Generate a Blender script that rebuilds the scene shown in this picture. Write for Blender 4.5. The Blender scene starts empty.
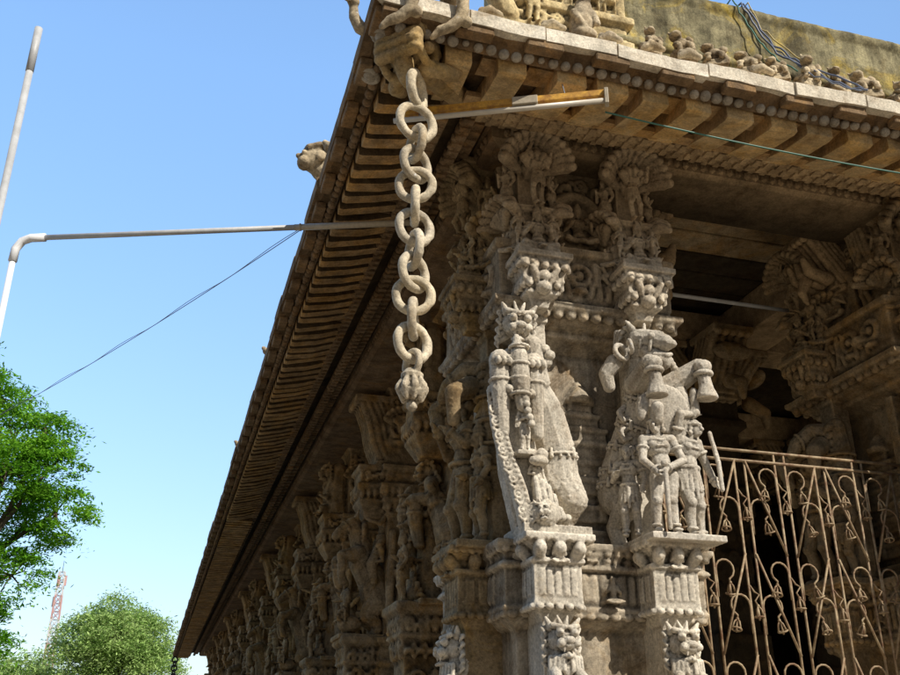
import bpy, bmesh, math, random
import numpy as np
from mathutils import Matrix, Vector, Euler
random.seed(7); rng = np.random.default_rng(7)
C = bpy.context
scene = C.scene
col = scene.collection
R = math.radians
PI = math.pi

# ------------------------------------------------------------------ mesh builder
_b = bmesh.new(); bmesh.ops.create_icosphere(_b, subdivisions=2, radius=1)
_b.verts.ensure_lookup_table()
ICO_V = np.array([v.co[:] for v in _b.verts]); ICO_F = [tuple(v.index for v in f.verts) for f in _b.faces]; _b.free()
_b = bmesh.new(); bmesh.ops.create_icosphere(_b, subdivisions=1, radius=1)
ICO1_V = np.array([v.co[:] for v in _b.verts]); ICO1_F = [tuple(v.index for v in f.verts) for f in _b.faces]; _b.free()

def T(x, y, z): return Matrix.Translation((x, y, z))
def RZ(a): return Matrix.Rotation(a, 4, 'Z')
def RX(a): return Matrix.Rotation(a, 4, 'X')
def RY(a): return Matrix.Rotation(a, 4, 'Y')
def SC(s): return Matrix.Scale(s, 4)

class MB:
    def __init__(s): s.V = []; s.F = []; s.n = 0; s.M = Matrix.Identity(4)
    def add(s, v, f):
        v = np.asarray(v, float)
        M = np.array(s.M)
        s.V.append(v @ M[:3, :3].T + M[:3, 3])
        n = s.n
        s.F.extend([tuple(i + n for i in t) for t in f]); s.n += len(v)
    def ball(s, c, r, rot=None, lo=False):
        if not hasattr(r, '__len__'): r = (r, r, r)
        v = (ICO1_V if lo else ICO_V) * np.array(r)
        if rot is not None:
            m = np.array(Euler(rot).to_matrix()); v = v @ m.T
        s.add(v + np.array(c), ICO1_F if lo else ICO_F)
    def limb(s, p, q, r0, r1, seg=10, caps=True):
        p = np.array(p, float); q = np.array(q, float); d = q - p; L = np.linalg.norm(d)
        if L < 1e-6: return
        d /= L
        a = np.array((1., 0, 0)) if abs(d[0]) < .8 else np.array((0, 1., 0))
        u = np.cross(d, a); u /= np.linalg.norm(u); w = np.cross(d, u)
        th = np.arange(seg) * 2 * PI / seg
        ring = np.outer(np.cos(th), u) + np.outer(np.sin(th), w)
        v = np.vstack([p + ring * r0, q + ring * r1])
        f = [(i, (i + 1) % seg, seg + (i + 1) % seg, seg + i) for i in range(seg)]
        f += [tuple(range(seg - 1, -1, -1)), tuple(range(seg, 2 * seg))]
        s.add(v, f)
        if caps:
            s.ball(p, r0, lo=r0 < .03); s.ball(q, r1, lo=r1 < .03)
    def path(s, pts, rs, seg=10):
        if not hasattr(rs, '__len__'): rs = [rs] * len(pts)
        for i in range(len(pts) - 1): s.limb(pts[i], pts[i + 1], rs[i], rs[i + 1], seg)
    def tube(s, pts, rs, seg=8, closed=False):
        pts = [np.array(p, float) for p in pts]; n = len(pts)
        if not hasattr(rs, '__len__'): rs = [rs] * n
        th = np.arange(seg) * 2 * PI / seg
        vs = []; u = None
        for i in range(n):
            if closed: d = pts[(i + 1) % n] - pts[i - 1]
            else: d = pts[min(i + 1, n - 1)] - pts[max(i - 1, 0)]
            d = d / (np.linalg.norm(d) + 1e-12)
            if u is None:
                a = np.array((1., 0, 0)) if abs(d[0]) < .8 else np.array((0, 1., 0)); u = np.cross(d, a)
            else: u = u - d * np.dot(u, d)
            u = u / (np.linalg.norm(u) + 1e-12); w = np.cross(d, u)
            vs.append(pts[i] + (np.outer(np.cos(th), u) + np.outer(np.sin(th), w)) * rs[i])
        f = []
        m = n if closed else n - 1
        for k in range(m):
            a = k * seg; b = ((k + 1) % n) * seg
            f += [(a + i, a + (i + 1) % seg, b + (i + 1) % seg, b + i) for i in range(seg)]
        if not closed: f += [tuple(range(seg - 1, -1, -1)), tuple(range((n - 1) * seg, n * seg))]
        s.add(np.vstack(vs), f)
    def ring(s, c, axis, Rr, r, seg=20, sq=1.0, tseg=8):
        ax = Vector(axis).normalized(); q = Vector((0, 0, 1)).rotation_difference(ax)
        pts = []
        for i in range(seg):
            a = i * 2 * PI / seg
            pts.append(np.array(q @ Vector((Rr * math.cos(a), Rr * sq * math.sin(a), 0))) + np.array(c))
        s.tube(pts, r, tseg, True)
    def box(s, c, sz, rot=None):
        h = np.array(sz) / 2
        v = np.array([(x, y, z) for x in (-1, 1) for y in (-1, 1) for z in (-1, 1)]) * h
        if rot is not None: v = v @ np.array(Euler(rot).to_matrix()).T
        s.add(v + np.array(c), [(0, 1, 3, 2), (4, 6, 7, 5), (0, 4, 5, 1), (2, 3, 7, 6), (0, 2, 6, 4), (1, 5, 7, 3)])
    def sq(s, cx, cy, hx, hy, prof):
        v = []; f = []
        for o, z in prof:
            v += [(cx - hx - o, cy - hy - o, z), (cx + hx + o, cy - hy - o, z), (cx + hx + o, cy + hy + o, z), (cx - hx - o, cy + hy + o, z)]
        n = len(prof)
        for k in range(n - 1):
            a = 4 * k
            f += [(a + i, a + (i + 1) % 4, a + 4 + (i + 1) % 4, a + 4 + i) for i in range(4)]
        f += [(3, 2, 1, 0), (4 * n - 4, 4 * n - 3, 4 * n - 2, 4 * n - 1)]
        s.add(v, f)
    def lathe(s, c, prof, seg=16):
        v = []; f = []
        for r, z in prof:
            for i in range(seg):
                a = i * 2 * PI / seg; v.append((c[0] + r * math.cos(a), c[1] + r * math.sin(a), c[2] + z))
        n = len(prof)
        for k in range(n - 1):
            a = seg * k
            f += [(a + i, a + (i + 1) % seg, a + seg + (i + 1) % seg, a + seg + i) for i in range(seg)]
        f += [tuple(range(seg - 1, -1, -1)), tuple(range(seg * (n - 1), seg * n))]
        s.add(v, f)
    def mesh(s, name):
        me = bpy.data.meshes.new(name)
        me.from_pydata(np.vstack(s.V).tolist() if s.V else [], [], s.F); me.update()
        return me
    def build(s, name, mat, parent=None, bevel=0, smooth=False, loc=(0, 0, 0)):
        o = bpy.data.objects.new(name, s.mesh(name)); col.objects.link(o); o.location = loc
        o.data.materials.append(mat)
        if parent: o.parent = parent
        if smooth: o.data.polygons.foreach_set('use_smooth', [True] * len(o.data.polygons))
        if bevel:
            m = o.modifiers.new('b', 'BEVEL'); m.width = bevel; m.segments = 1; m.limit_method = 'ANGLE'
        return o
    def carve(s, name, mat, parent=None, voxel=.012, disp=.008, size=.07, fine=.004, smooth=2, loc=(0, 0, 0)):
        """fuse the pieces into one weathered stone skin (voxel remesh + relief) and bake it"""
        o = s.build(name, mat, parent, loc=loc)
        m = o.modifiers.new('r', 'REMESH'); m.mode = 'VOXEL'; m.voxel_size = voxel; m.use_smooth_shade = True
        if smooth:
            m = o.modifiers.new('s', 'SMOOTH'); m.iterations = smooth; m.factor = .5
        if disp:
            m = o.modifiers.new('d', 'DISPLACE'); m.texture = tex('wear', size); m.strength = disp; m.mid_level = .5
        if fine:
            m = o.modifiers.new('e', 'DISPLACE'); m.texture = tex('pits', size * .28); m.strength = fine; m.mid_level = .5
        return bake(o)

_tex = {}
def tex(n, size):
    k = (n, round(size, 4))
    if k not in _tex:
        t = bpy.data.textures.new(n, 'CLOUDS'); t.noise_scale = size; t.noise_depth = 3; _tex[k] = t
    return _tex[k]
def bake(o):
    C.view_layer.update()
    dg = C.evaluated_depsgraph_get()
    me = bpy.data.meshes.new_from_object(o.evaluated_get(dg))
    o.modifiers.clear(); old = o.data; o.data = me; me.name = o.name
    bpy.data.meshes.remove(old)
    me.polygons.foreach_set('use_smooth', [True] * len(me.polygons))
    return o
def empty(name, loc=(0, 0, 0), rz=0):
    o = bpy.data.objects.new(name, None); col.objects.link(o); o.location = loc; o.rotation_euler = (0, 0, rz)
    o.empty_display_size = .2
    return o
def tag(o, label=None, cat=None, group=None, kind=None):
    if label: o['label'] = label
    if cat: o['category'] = cat
    if group: o['group'] = group
    if kind: o['kind'] = kind
    return o
def copy_tree(o, parent=None, skip=()):
    c = o.copy(); col.objects.link(c)
    if parent is not None: c.parent = parent
    for ch in list(o.children):
        if ch.name.split('.')[0] not in skip: copy_tree(ch, c)
    return c

# ------------------------------------------------------------------ materials
def nt(name):
    m = bpy.data.materials.new(name); m.use_nodes = True
    t = m.node_tree; t.nodes.clear()
    out = t.nodes.new('ShaderNodeOutputMaterial'); b = t.nodes.new('ShaderNodeBsdfPrincipled')
    t.links.new(b.outputs[0], out.inputs[0])
    return m, t, b
def N(t, k, **kw):
    n = t.nodes.new(k)
    for a, v in kw.items():
        if a.startswith('i_'): n.inputs[a[2:].replace('_', ' ')].default_value = v
        else: setattr(n, a, v)
    return n
def noise(t, vec, scale, detail=5, rough=.6, dist=0):
    n = N(t, 'ShaderNodeTexNoise'); n.inputs['Scale'].default_value = scale; n.inputs['Detail'].default_value = detail
    n.inputs['Roughness'].default_value = rough; n.inputs['Distortion'].default_value = dist
    t.links.new(vec, n.inputs['Vector']); return n.outputs['Fac']
def ramp(t, fac, stops):
    n = N(t, 'ShaderNodeValToRGB'); r = n.color_ramp
    while len(r.elements) < len(stops): r.elements.new(.5)
    for e, (p, c) in zip(r.elements, stops): e.position = p; e.color = (c, c, c, 1) if not hasattr(c, '__len__') else (*c, 1)
    t.links.new(fac, n.inputs[0]); return n.outputs[0]
def mix(t, fac, a, b, mode='MIX'):
    n = N(t, 'ShaderNodeMixRGB', blend_type=mode)
    for i, v in enumerate((fac, a, b)):
        if isinstance(v, (int, float)): n.inputs[i].default_value = v if i == 0 else (v, v, v, 1)
        elif hasattr(v, '__len__'): n.inputs[i].default_value = (*v, 1)
        else: t.links.new(v, n.inputs[i])
    return n.outputs[0]
def stone(name, a, b, ochre, oamt=.5, dark=.5, bump=.5, cavity=True, scale=1.0, streak=0., high=None, grime=.6):
    m, t, p = nt(name)
    geo = N(t, 'ShaderNodeNewGeometry'); pos = geo.outputs['Position']
    big = ramp(t, noise(t, pos, 1.3 * scale, 6, .65, .6), [(.35, 0.), (.65, 1.)])
    c = mix(t, big, a, b)
    oc = ramp(t, noise(t, pos, 2.3 * scale, 7, .7, 1.0), [(.62 - .3 * oamt, 0.), (.80 - .25 * oamt, 1.)])
    c = mix(t, oc, c, ochre)
    if high:      # browner tone blended in with height, edge broken by noise
        sx = N(t, 'ShaderNodeSeparateXYZ'); t.links.new(pos, sx.inputs[0])
        ad = N(t, 'ShaderNodeMath', operation='ADD'); t.links.new(sx.outputs['Z'], ad.inputs[0]); t.links.new(noise(t, pos, 2.2, 6, .7), ad.inputs[1])
        mr = N(t, 'ShaderNodeMapRange'); mr.inputs['From Min'].default_value = 5.35; mr.inputs['From Max'].default_value = 6.25; t.links.new(ad.outputs[0], mr.inputs['Value'])
        c = mix(t, mr.outputs[0], c, high)
    st = ramp(t, noise(t, pos, 5.5 * scale, 8, .75), [(.38, 1 - dark), (.62, 1.)])
    c = mix(t, 1., c, st, 'MULTIPLY')
    sp = ramp(t, noise(t, pos, 55, 4, .7), [(.3, .74), (.6, 1.2)])
    c = mix(t, 1., c, sp, 'MULTIPLY')
    lich = ramp(t, noise(t, pos, 9, 6, .8, .4), [(.64, 0.), (.72, 1.)])
    c = mix(t, lich, c, tuple(min(.6, x * 1.45) for x in a))
    gr = ramp(t, noise(t, pos, 3.1 * scale, 9, .78, .8), [(.50, 1.), (.66, 1 - grime)])
    c = mix(t, 1., c, mix(t, gr, (.42, .33, .24), (1., 1., 1.)), 'MULTIPLY')
    if streak:
        mp = N(t, 'ShaderNodeMapping'); mp.inputs['Scale'].default_value = (6, 6, .5); t.links.new(pos, mp.inputs[0])
        s_ = ramp(t, noise(t, mp.outputs[0], 1.2, 6, .7), [(.42, 1 - streak), (.6, 1.)])
        c = mix(t, 1., c, s_, 'MULTIPLY')
    oi = N(t, 'ShaderNodeObjectInfo'); c = mix(t, 1., c, ramp(t, oi.outputs['Random'], [(0, (.97, .96, .95)), (.5, (1.1, 1.08, 1.04)), (1, (1.18, 1.15, 1.08))]), 'MULTIPLY')
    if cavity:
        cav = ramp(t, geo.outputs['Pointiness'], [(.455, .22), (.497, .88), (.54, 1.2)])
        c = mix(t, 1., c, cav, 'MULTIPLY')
    t.links.new(c, p.inputs['Base Color']); p.inputs['Roughness'].default_value = .92
    p.inputs['Specular IOR Level'].default_value = .2
    h1 = noise(t, pos, 38, 8, .72); h2 = noise(t, pos, 150, 4, .7)
    h = mix(t, .35, h1, h2)
    bn = N(t, 'ShaderNodeBump'); bn.inputs['Strength'].default_value = bump; bn.inputs['Distance'].default_value = .02
    t.links.new(h, bn.inputs['Height']); t.links.new(bn.outputs[0], p.inputs['Normal'])
    return m
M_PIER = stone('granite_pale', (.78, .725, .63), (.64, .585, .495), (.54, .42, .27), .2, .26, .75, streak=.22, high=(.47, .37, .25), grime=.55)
M_CORE = stone('granite_core', (.58, .515, .42), (.44, .375, .285), (.46, .33, .18), .35, .4, .7, streak=.4, high=(.44, .34, .22), grime=.8)  # darker than the posts, painting in the shade of the recess between them
M_TAN = stone('granite_tan', (.40, .31, .19), (.28, .205, .115), (.42, .27, .09), .35, .5, .65, grime=.7)  # darker copy of the post stone, left face's shade put into its colour
M_UPPER = stone('granite_stained', (.42, .34, .23), (.31, .235, .14), (.32, .18, .06), .5, .5, .6, high=(.40, .295, .175))
M_SIDE = stone('granite_side', (.47, .36, .225), (.31, .225, .125), (.46, .275, .095), .5, .55, .6)  # brown granite, darker than the pale pier stone
M_SOFFIT = stone('soffit_ochre', (.60, .42, .23), (.44, .29, .145), (.62, .36, .12), .6, .55, .5, False)
M_RAFTER = stone('rafter_ochre', (.70, .54, .32), (.54, .39, .205), (.68, .44, .17), .6, .45, .45, False)
M_LIP = stone('lip_limewashed', (.84, .79, .69), (.68, .62, .52), (.40, .31, .2), .16, .4, .6, False)
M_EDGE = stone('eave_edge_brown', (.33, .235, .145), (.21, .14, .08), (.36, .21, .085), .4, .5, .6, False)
M_GAPSHADE = stone('soffit_gap_shade', (.15, .105, .06), (.095, .064, .034), (.17, .10, .04), .4, .5, .5, False)  # dark tone that paints in the shade between the side eave slats
M_BEAD = stone('bead_grey', (.40, .37, .32), (.32, .285, .235), (.28, .19, .10), .3, .4, .4)
M_SHADE = stone('granite_in_shade', (.40, .315, .20), (.26, .19, .11), (.38, .235, .09), .5, .5, .6)  # darker granite with the shade on the right piers put into its colour
M_DARK = stone('granite_inner', (.075, .057, .037), (.05, .038, .022), (.08, .047, .02), .4, .5, .5, False)  # near-black, so the unlit depth of the hall is in the colour
M_PARA = stone('parapet_mossy', (.50, .45, .27), (.29, .26, .155), (.70, .52, .10), .42, .6, .6, False, 1.0, .45)
M_CHAIN = stone('chain_granite', (.62, .555, .44), (.50, .435, .325), (.44, .32, .18), .2, .4, .6, grime=.5)
M_CORNER = stone('corner_scroll', (.46, .35, .20), (.38, .28, .15), (.50, .33, .11), .5, .35, .4)
M_FIG = stone('roof_figure', (.68, .58, .42), (.48, .39, .26), (.14, .10, .065), .45, .5, .5)
M_SHRINE = stone('shrine_yellow', (.74, .62, .38), (.56, .45, .25), (.30, .21, .09), .3, .5, .5)

def simple(name, c, rough=.5, metal=0., var=.25, sc=30, bump=.1, c2=None):
    m, t, p = nt(name)
    geo = N(t, 'ShaderNodeNewGeometry'); pos = geo.outputs['Position']
    f = ramp(t, noise(t, pos, sc, 6, .7), [(.35, 0.), (.65, 1.)])
    k = c2 if c2 else tuple(x * (1 - var) for x in c)
    t.links.new(mix(t, f, c, k), p.inputs['Base Color'])
    p.inputs['Roughness'].default_value = rough; p.inputs['Metallic'].default_value = metal
    if bump:
        bn = N(t, 'ShaderNodeBump'); bn.inputs['Strength'].default_value = bump; bn.inputs['Distance'].default_value = .005
        t.links.new(noise(t, pos, sc * 4, 4), bn.inputs['Height']); t.links.new(bn.outputs[0], p.inputs['Normal'])
    return m
M_GATE = simple('gate_brass_paint', (.42, .33, .20), .65, .0, .5, 16, .4, (.17, .085, .042))
M_PIPE = simple('pipe_grey', (.55, .56, .57), .5, 0, .25, 8)
M_PVC = simple('pvc_white', (.92, .93, .95), .4, 0, .04, 6)
M_TUBE = simple('tube_lamp_white', (.66, .60, .50), .35, 0, .2, 5)
M_BATTEN = simple('batten_yellow', (.78, .44, .07), .5, 0, .45, 14, .1, (.30, .13, .035))
M_CAP = simple('lamp_cap', (.50, .43, .32), .4)
M_WIRE = simple('wire_dark', (.20, .23, .30), .5)
M_GREEN = simple('wire_green', (.07, .22, .17), .5)
M_BLUE = simple('cable_blue', (.14, .17, .26), .5)
M_YEL = simple('cable_yellow', (.55, .42, .14), .5)
M_RED = simple('tower_red', (.66, .40, .37), .6); M_WHITE = simple('tower_white', (.75, .75, .75), .6)
M_IRON = simple('iron_dark', (.05, .045, .04), .6)
M_WOOD = simple('door_wood', (.16, .07, .045), .7, 0, .5, 12)
M_BARK = simple('bark', (.13, .10, .07), .9, 0, .5, 8, .6)
M_GROUND = simple('sandy_ground', (.25, .20, .14), .95, 0, .25, 1.5, .4)

def leafmat(name, c1, c2, trans=.35):
    m = bpy.data.materials.new(name); m.use_nodes = True; t = m.node_tree; t.nodes.clear()
    out = t.nodes.new('ShaderNodeOutputMaterial')
    geo = N(t, 'ShaderNodeNewGeometry')
    f = ramp(t, noise(t, geo.outputs['Position'], .9, 4, .6), [(.35, 0.), (.65, 1.)])
    rnd = geo.outputs['Random Per Island']
    c = mix(t, f, c1, c2); v = ramp(t, rnd, [(0, .42), (1, 1.4)]); c = mix(t, 1., c, v, 'MULTIPLY')
    d = N(t, 'ShaderNodeBsdfDiffuse'); tr = N(t, 'ShaderNodeBsdfTranslucent'); mx = N(t, 'ShaderNodeMixShader')
    t.links.new(c, d.inputs[0]); t.links.new(c, tr.inputs[0]); mx.inputs[0].default_value = trans
    t.links.new(d.outputs[0], mx.inputs[1]); t.links.new(tr.outputs[0], mx.inputs[2]); t.links.new(mx.outputs[0], out.inputs[0])
    return m
M_LEAF = leafmat('leaf_bright', (.13, .36, .025), (.32, .62, .06), .5)
M_LEAFD = leafmat('leaf_pale', (.36, .54, .17), (.54, .70, .27), .4)  # lighter leaf colour stands in for distance haze

# ------------------------------------------------------------------ carved figures
def xf(mb, M): old = mb.M.copy(); mb.M = mb.M @ M; return old

def figure(mb, M, p={}, crown='tall', yaw=0., skirt=True, detail=True):
    """carved standing person, unit height, facing -Y"""
    old = xf(mb, M)
    q = dict(hip=(0, 0, .5), chest=(0, 0, .70), head=(0, -.015, .905),
             sl=(-.115, 0, .785), sr=(.115, 0, .785), el=(-.17, .01, .62), er=(.17, .01, .62), hl=(-.15, -.07, .49), hr=(.15, -.07, .49),
             kl=(-.062, -.035, .27), kr=(.062, -.035, .27), fl=(-.065, 0, .035), fr=(.065, 0, .035)); q.update(p)
    V = {k: np.array(v, float) for k, v in q.items()}
    hip, ch, hd = V['hip'], V['chest'], V['head']
    mb.ball(hip, (.10, .078, .075)); mb.ball((hip + ch) / 2, (.078, .066, .10)); mb.ball(ch + (0, 0, .02), (.112, .078, .095))
    mb.ball(ch + (-.045, -.045, .03), .04); mb.ball(ch + (.045, -.045, .03), .04)
    mb.limb(V['sl'], V['sr'], .046, .046); mb.limb(ch + (0, 0, .1), hd, .042, .038)
    for s in 'lr':
        S, E, H = V['s' + s], V['e' + s], V['h' + s]
        mb.path([S, E, H], [.043, .033, .025]); mb.ball(H, (.03, .033, .036))
        d = (H - E) / (np.linalg.norm(H - E) + 1e-9)
        for k in range(4): mb.limb(H + d * .02 + (np.array((-.022 + .015 * k, -.01, 0))), H + d * .055 + np.array((-.02 + .013 * k, -.018, -.004 * (k % 2))), .010, .008, 6)
        mb.limb(H, H + np.array((-.03 if s == 'r' else .03, -.025, .01)), .011, .009, 6)
        if detail:
            mb.ring(S * .55 + E * .45, E - S, .043, .013, 12); mb.ring(H * .82 + E * .18, H - E, .031, .011, 12)
        K, F = V['k' + s], V['f' + s]
        hp = hip + np.array((-.052 if s == 'l' else .052, 0, -.02))
        mb.path([hp, K], [.070, .047]); mb.ball(K + (0, -.012, 0), .047); mb.path([K, K * .6 + F * .4 + (0, .018, 0), F], [.045, .046, .028])
        mb.ball(F + (0, -.035, -.012), (.032, .068, .022)); mb.ball(F + (0, -.085, -.018), (.036, .025, .016))
        if detail: mb.ring(F + (0, 0, .035), (0, 0, 1), .036, .012, 12)
    # head, face
    o2 = xf(mb, T(*hd) @ RZ(yaw))
    mb.ball((0, 0, 0), (.056, .064, .07)); mb.ball((0, -.022, -.045), (.036, .036, .03))
    mb.limb((0, -.062, .012), (0, -.078, -.018), .010, .015, 6); mb.ball((0, -.06, -.038), (.02, .014, .008)); mb.ball((0, -.056, -.052), (.016, .014, .008))
    for sx in (-1, 1):
        mb.ball((sx * .023, -.056, .012), (.014, .010, .010)); mb.limb((sx * .008, -.062, .028), (sx * .038, -.05, .028), .008, .007, 6)
        mb.ball((sx * .058, 0, -.005), (.014, .02, .034)); mb.ball((sx * .066, 0, -.05), (.02, .02, .022))
    if crown == 'tall':
        mb.lathe((0, .005, .03), [(.064, 0), (.07, .02), (.058, .03), (.062, .05), (.05, .07), (.05, .09), (.034, .11), (.034, .125), (.012, .16)], 12)
    elif crown == 'bun':
        mb.ball((0, .01, .03), (.064, .07, .05)); mb.ball((.05, .05, .05), .045)
    else:
        mb.ball((0, .01, .025), (.066, .072, .06)); mb.ring((0, 0, .025), (0, 0, 1), .064, .013, 14); mb.ball((.01, .04, .085), (.03, .03, .03))
    mb.M = o2
    if detail:
        mb.ring(ch + (0, -.01, .085), (0, -.25, 1), .062, .014, 16); mb.ring(ch + (0, -.022, .05), (0, -.6, 1), .07, .010, 16)
        mb.ring(hip + (0, 0, .055), (0, 0, 1), .088, .017, 18)
    if skirt:
        for k in range(16):
            a = k * 2 * PI / 16; c, s_ = math.cos(a), math.sin(a)
            mb.limb(hip + np.array((c * .085, s_ * .066, .03)), hip + np.array((c * .115, s_ * .088, -.115 - .02 * (k % 2))), .022, .017, 6)
        mb.limb(hip + (0, -.075, .03), hip + (.0, -.09, -.2), .03, .016, 6)
    mb.M = old

def seated(mb, M, detail=False):
    figure(mb, M, dict(hip=(0, 0, .14), chest=(0, 0, .36), head=(0, -.02, .56), sl=(-.12, 0, .44), sr=(.12, 0, .44), el=(-.2, -.03, .27), er=(.2, -.03, .27),
           hl=(-.14, -.14, .34), hr=(.14, -.14, .34), kl=(-.22, -.12, .10), kr=(.22, -.12, .10), fl=(-.02, -.14, .05), fr=(.02, -.14, .05)), skirt=False, detail=detail)

def lion_head(mb, M):
    """yali mask facing -Y, unit = about head height"""
    old = xf(mb, M)
    mb.ball((0, .05, 0), (.42, .40, .42)); mb.ball((0, -.28, -.12), (.27, .26, .2)); mb.ball((0, -.52, -.05), (.13, .08, .09))
    mb.ball((0, -.25, -.42), (.2, .22, .08)); mb.limb((0, -.3, -.36), (0, -.5, -.44), .07, .05)
    for sx in (-1, 1):
        mb.ball((sx * .19, -.32, .14), .12); mb.ball((sx * .19, -.42, .14), .06); mb.limb((sx * .05, -.36, .27), (sx * .34, -.2, .32), .06, .08)
        mb.ball((sx * .2, -.42, -.12), (.13, .13, .12)); mb.limb((sx * .14, -.42, -.22), (sx * .14, -.44, -.36), .05, .015)
        mb.limb((sx * .32, .0, .3), (sx * .46, -.05, .52), .12, .04); mb.limb((sx * .08, -.1, .38), (sx * .14, -.05, .58), .06, .03)
        for k in range(5):
            a = -1.2 + k * .5; mb.path([(sx * .36 * math.cos(a * .7), .1, .36 * math.sin(a)), (sx * (.5), .1, .5 * math.sin(a) - .08), (sx * .46, .02, .5 * math.sin(a) - .2)], [.09, .07, .03])
    mb.M = old

def lion_bust(mb, M):
    old = xf(mb, M)
    lion_head(mb, T(0, 0, 0))
    mb.path([(0, .25, -.1), (0, .1, -.7), (0, .2, -1.3)], [.4, .42, .36])
    for sx in (-1, 1):
        mb.path([(sx * .28, -.1, -.75), (sx * .36, -.42, -.95), (sx * .34, -.35, -1.5)], [.17, .13, .1]); mb.ball((sx * .34, -.42, -1.55), (.14, .18, .09))
        for k in range(4): mb.path([(sx * (.1 + .1 * k), -.3 + .05 * k, -.45), (sx * (.12 + .1 * k), -.34 + .06 * k, -.75), (sx * (.06 + .1 * k), -.28 + .05 * k, -.85)], [.07, .06, .03])
    mb.M = old

def ornament(mb, pts, rs, seed, n=5, beads=True):
    """straps with beads and tassels carved round a limb or body given by its path"""
    r = random.Random(seed); P = [np.array(p, float) for p in pts]; k = len(P) - 1
    for i in range(n):
        u = (i + .6) / n * k; a = min(int(u), k - 1); f = u - a; c = P[a] * (1 - f) + P[a + 1] * f; rad = rs[a] * (1 - f) + rs[a + 1] * f; ax = P[a + 1] - P[a]
        mb.ring(c, ax, rad * 1.01, .012, 26, 1, 6)
        if beads:
            q = Vector((0, 0, 1)).rotation_difference(Vector(ax).normalized())
            for j in range(18):
                t = j * 2 * PI / 18; d = np.array(q @ Vector((math.cos(t), math.sin(t), 0))); mb.ball(c + d * rad * 1.03 + ax / np.linalg.norm(ax) * .028, .016, lo=True)
                if j % 3 == 0: p = c + d * rad * 1.03 - ax / np.linalg.norm(ax) * .03; mb.limb(p, p + d * .006 + np.array((0, 0, -.06)), .013, .018, 6)

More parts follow.
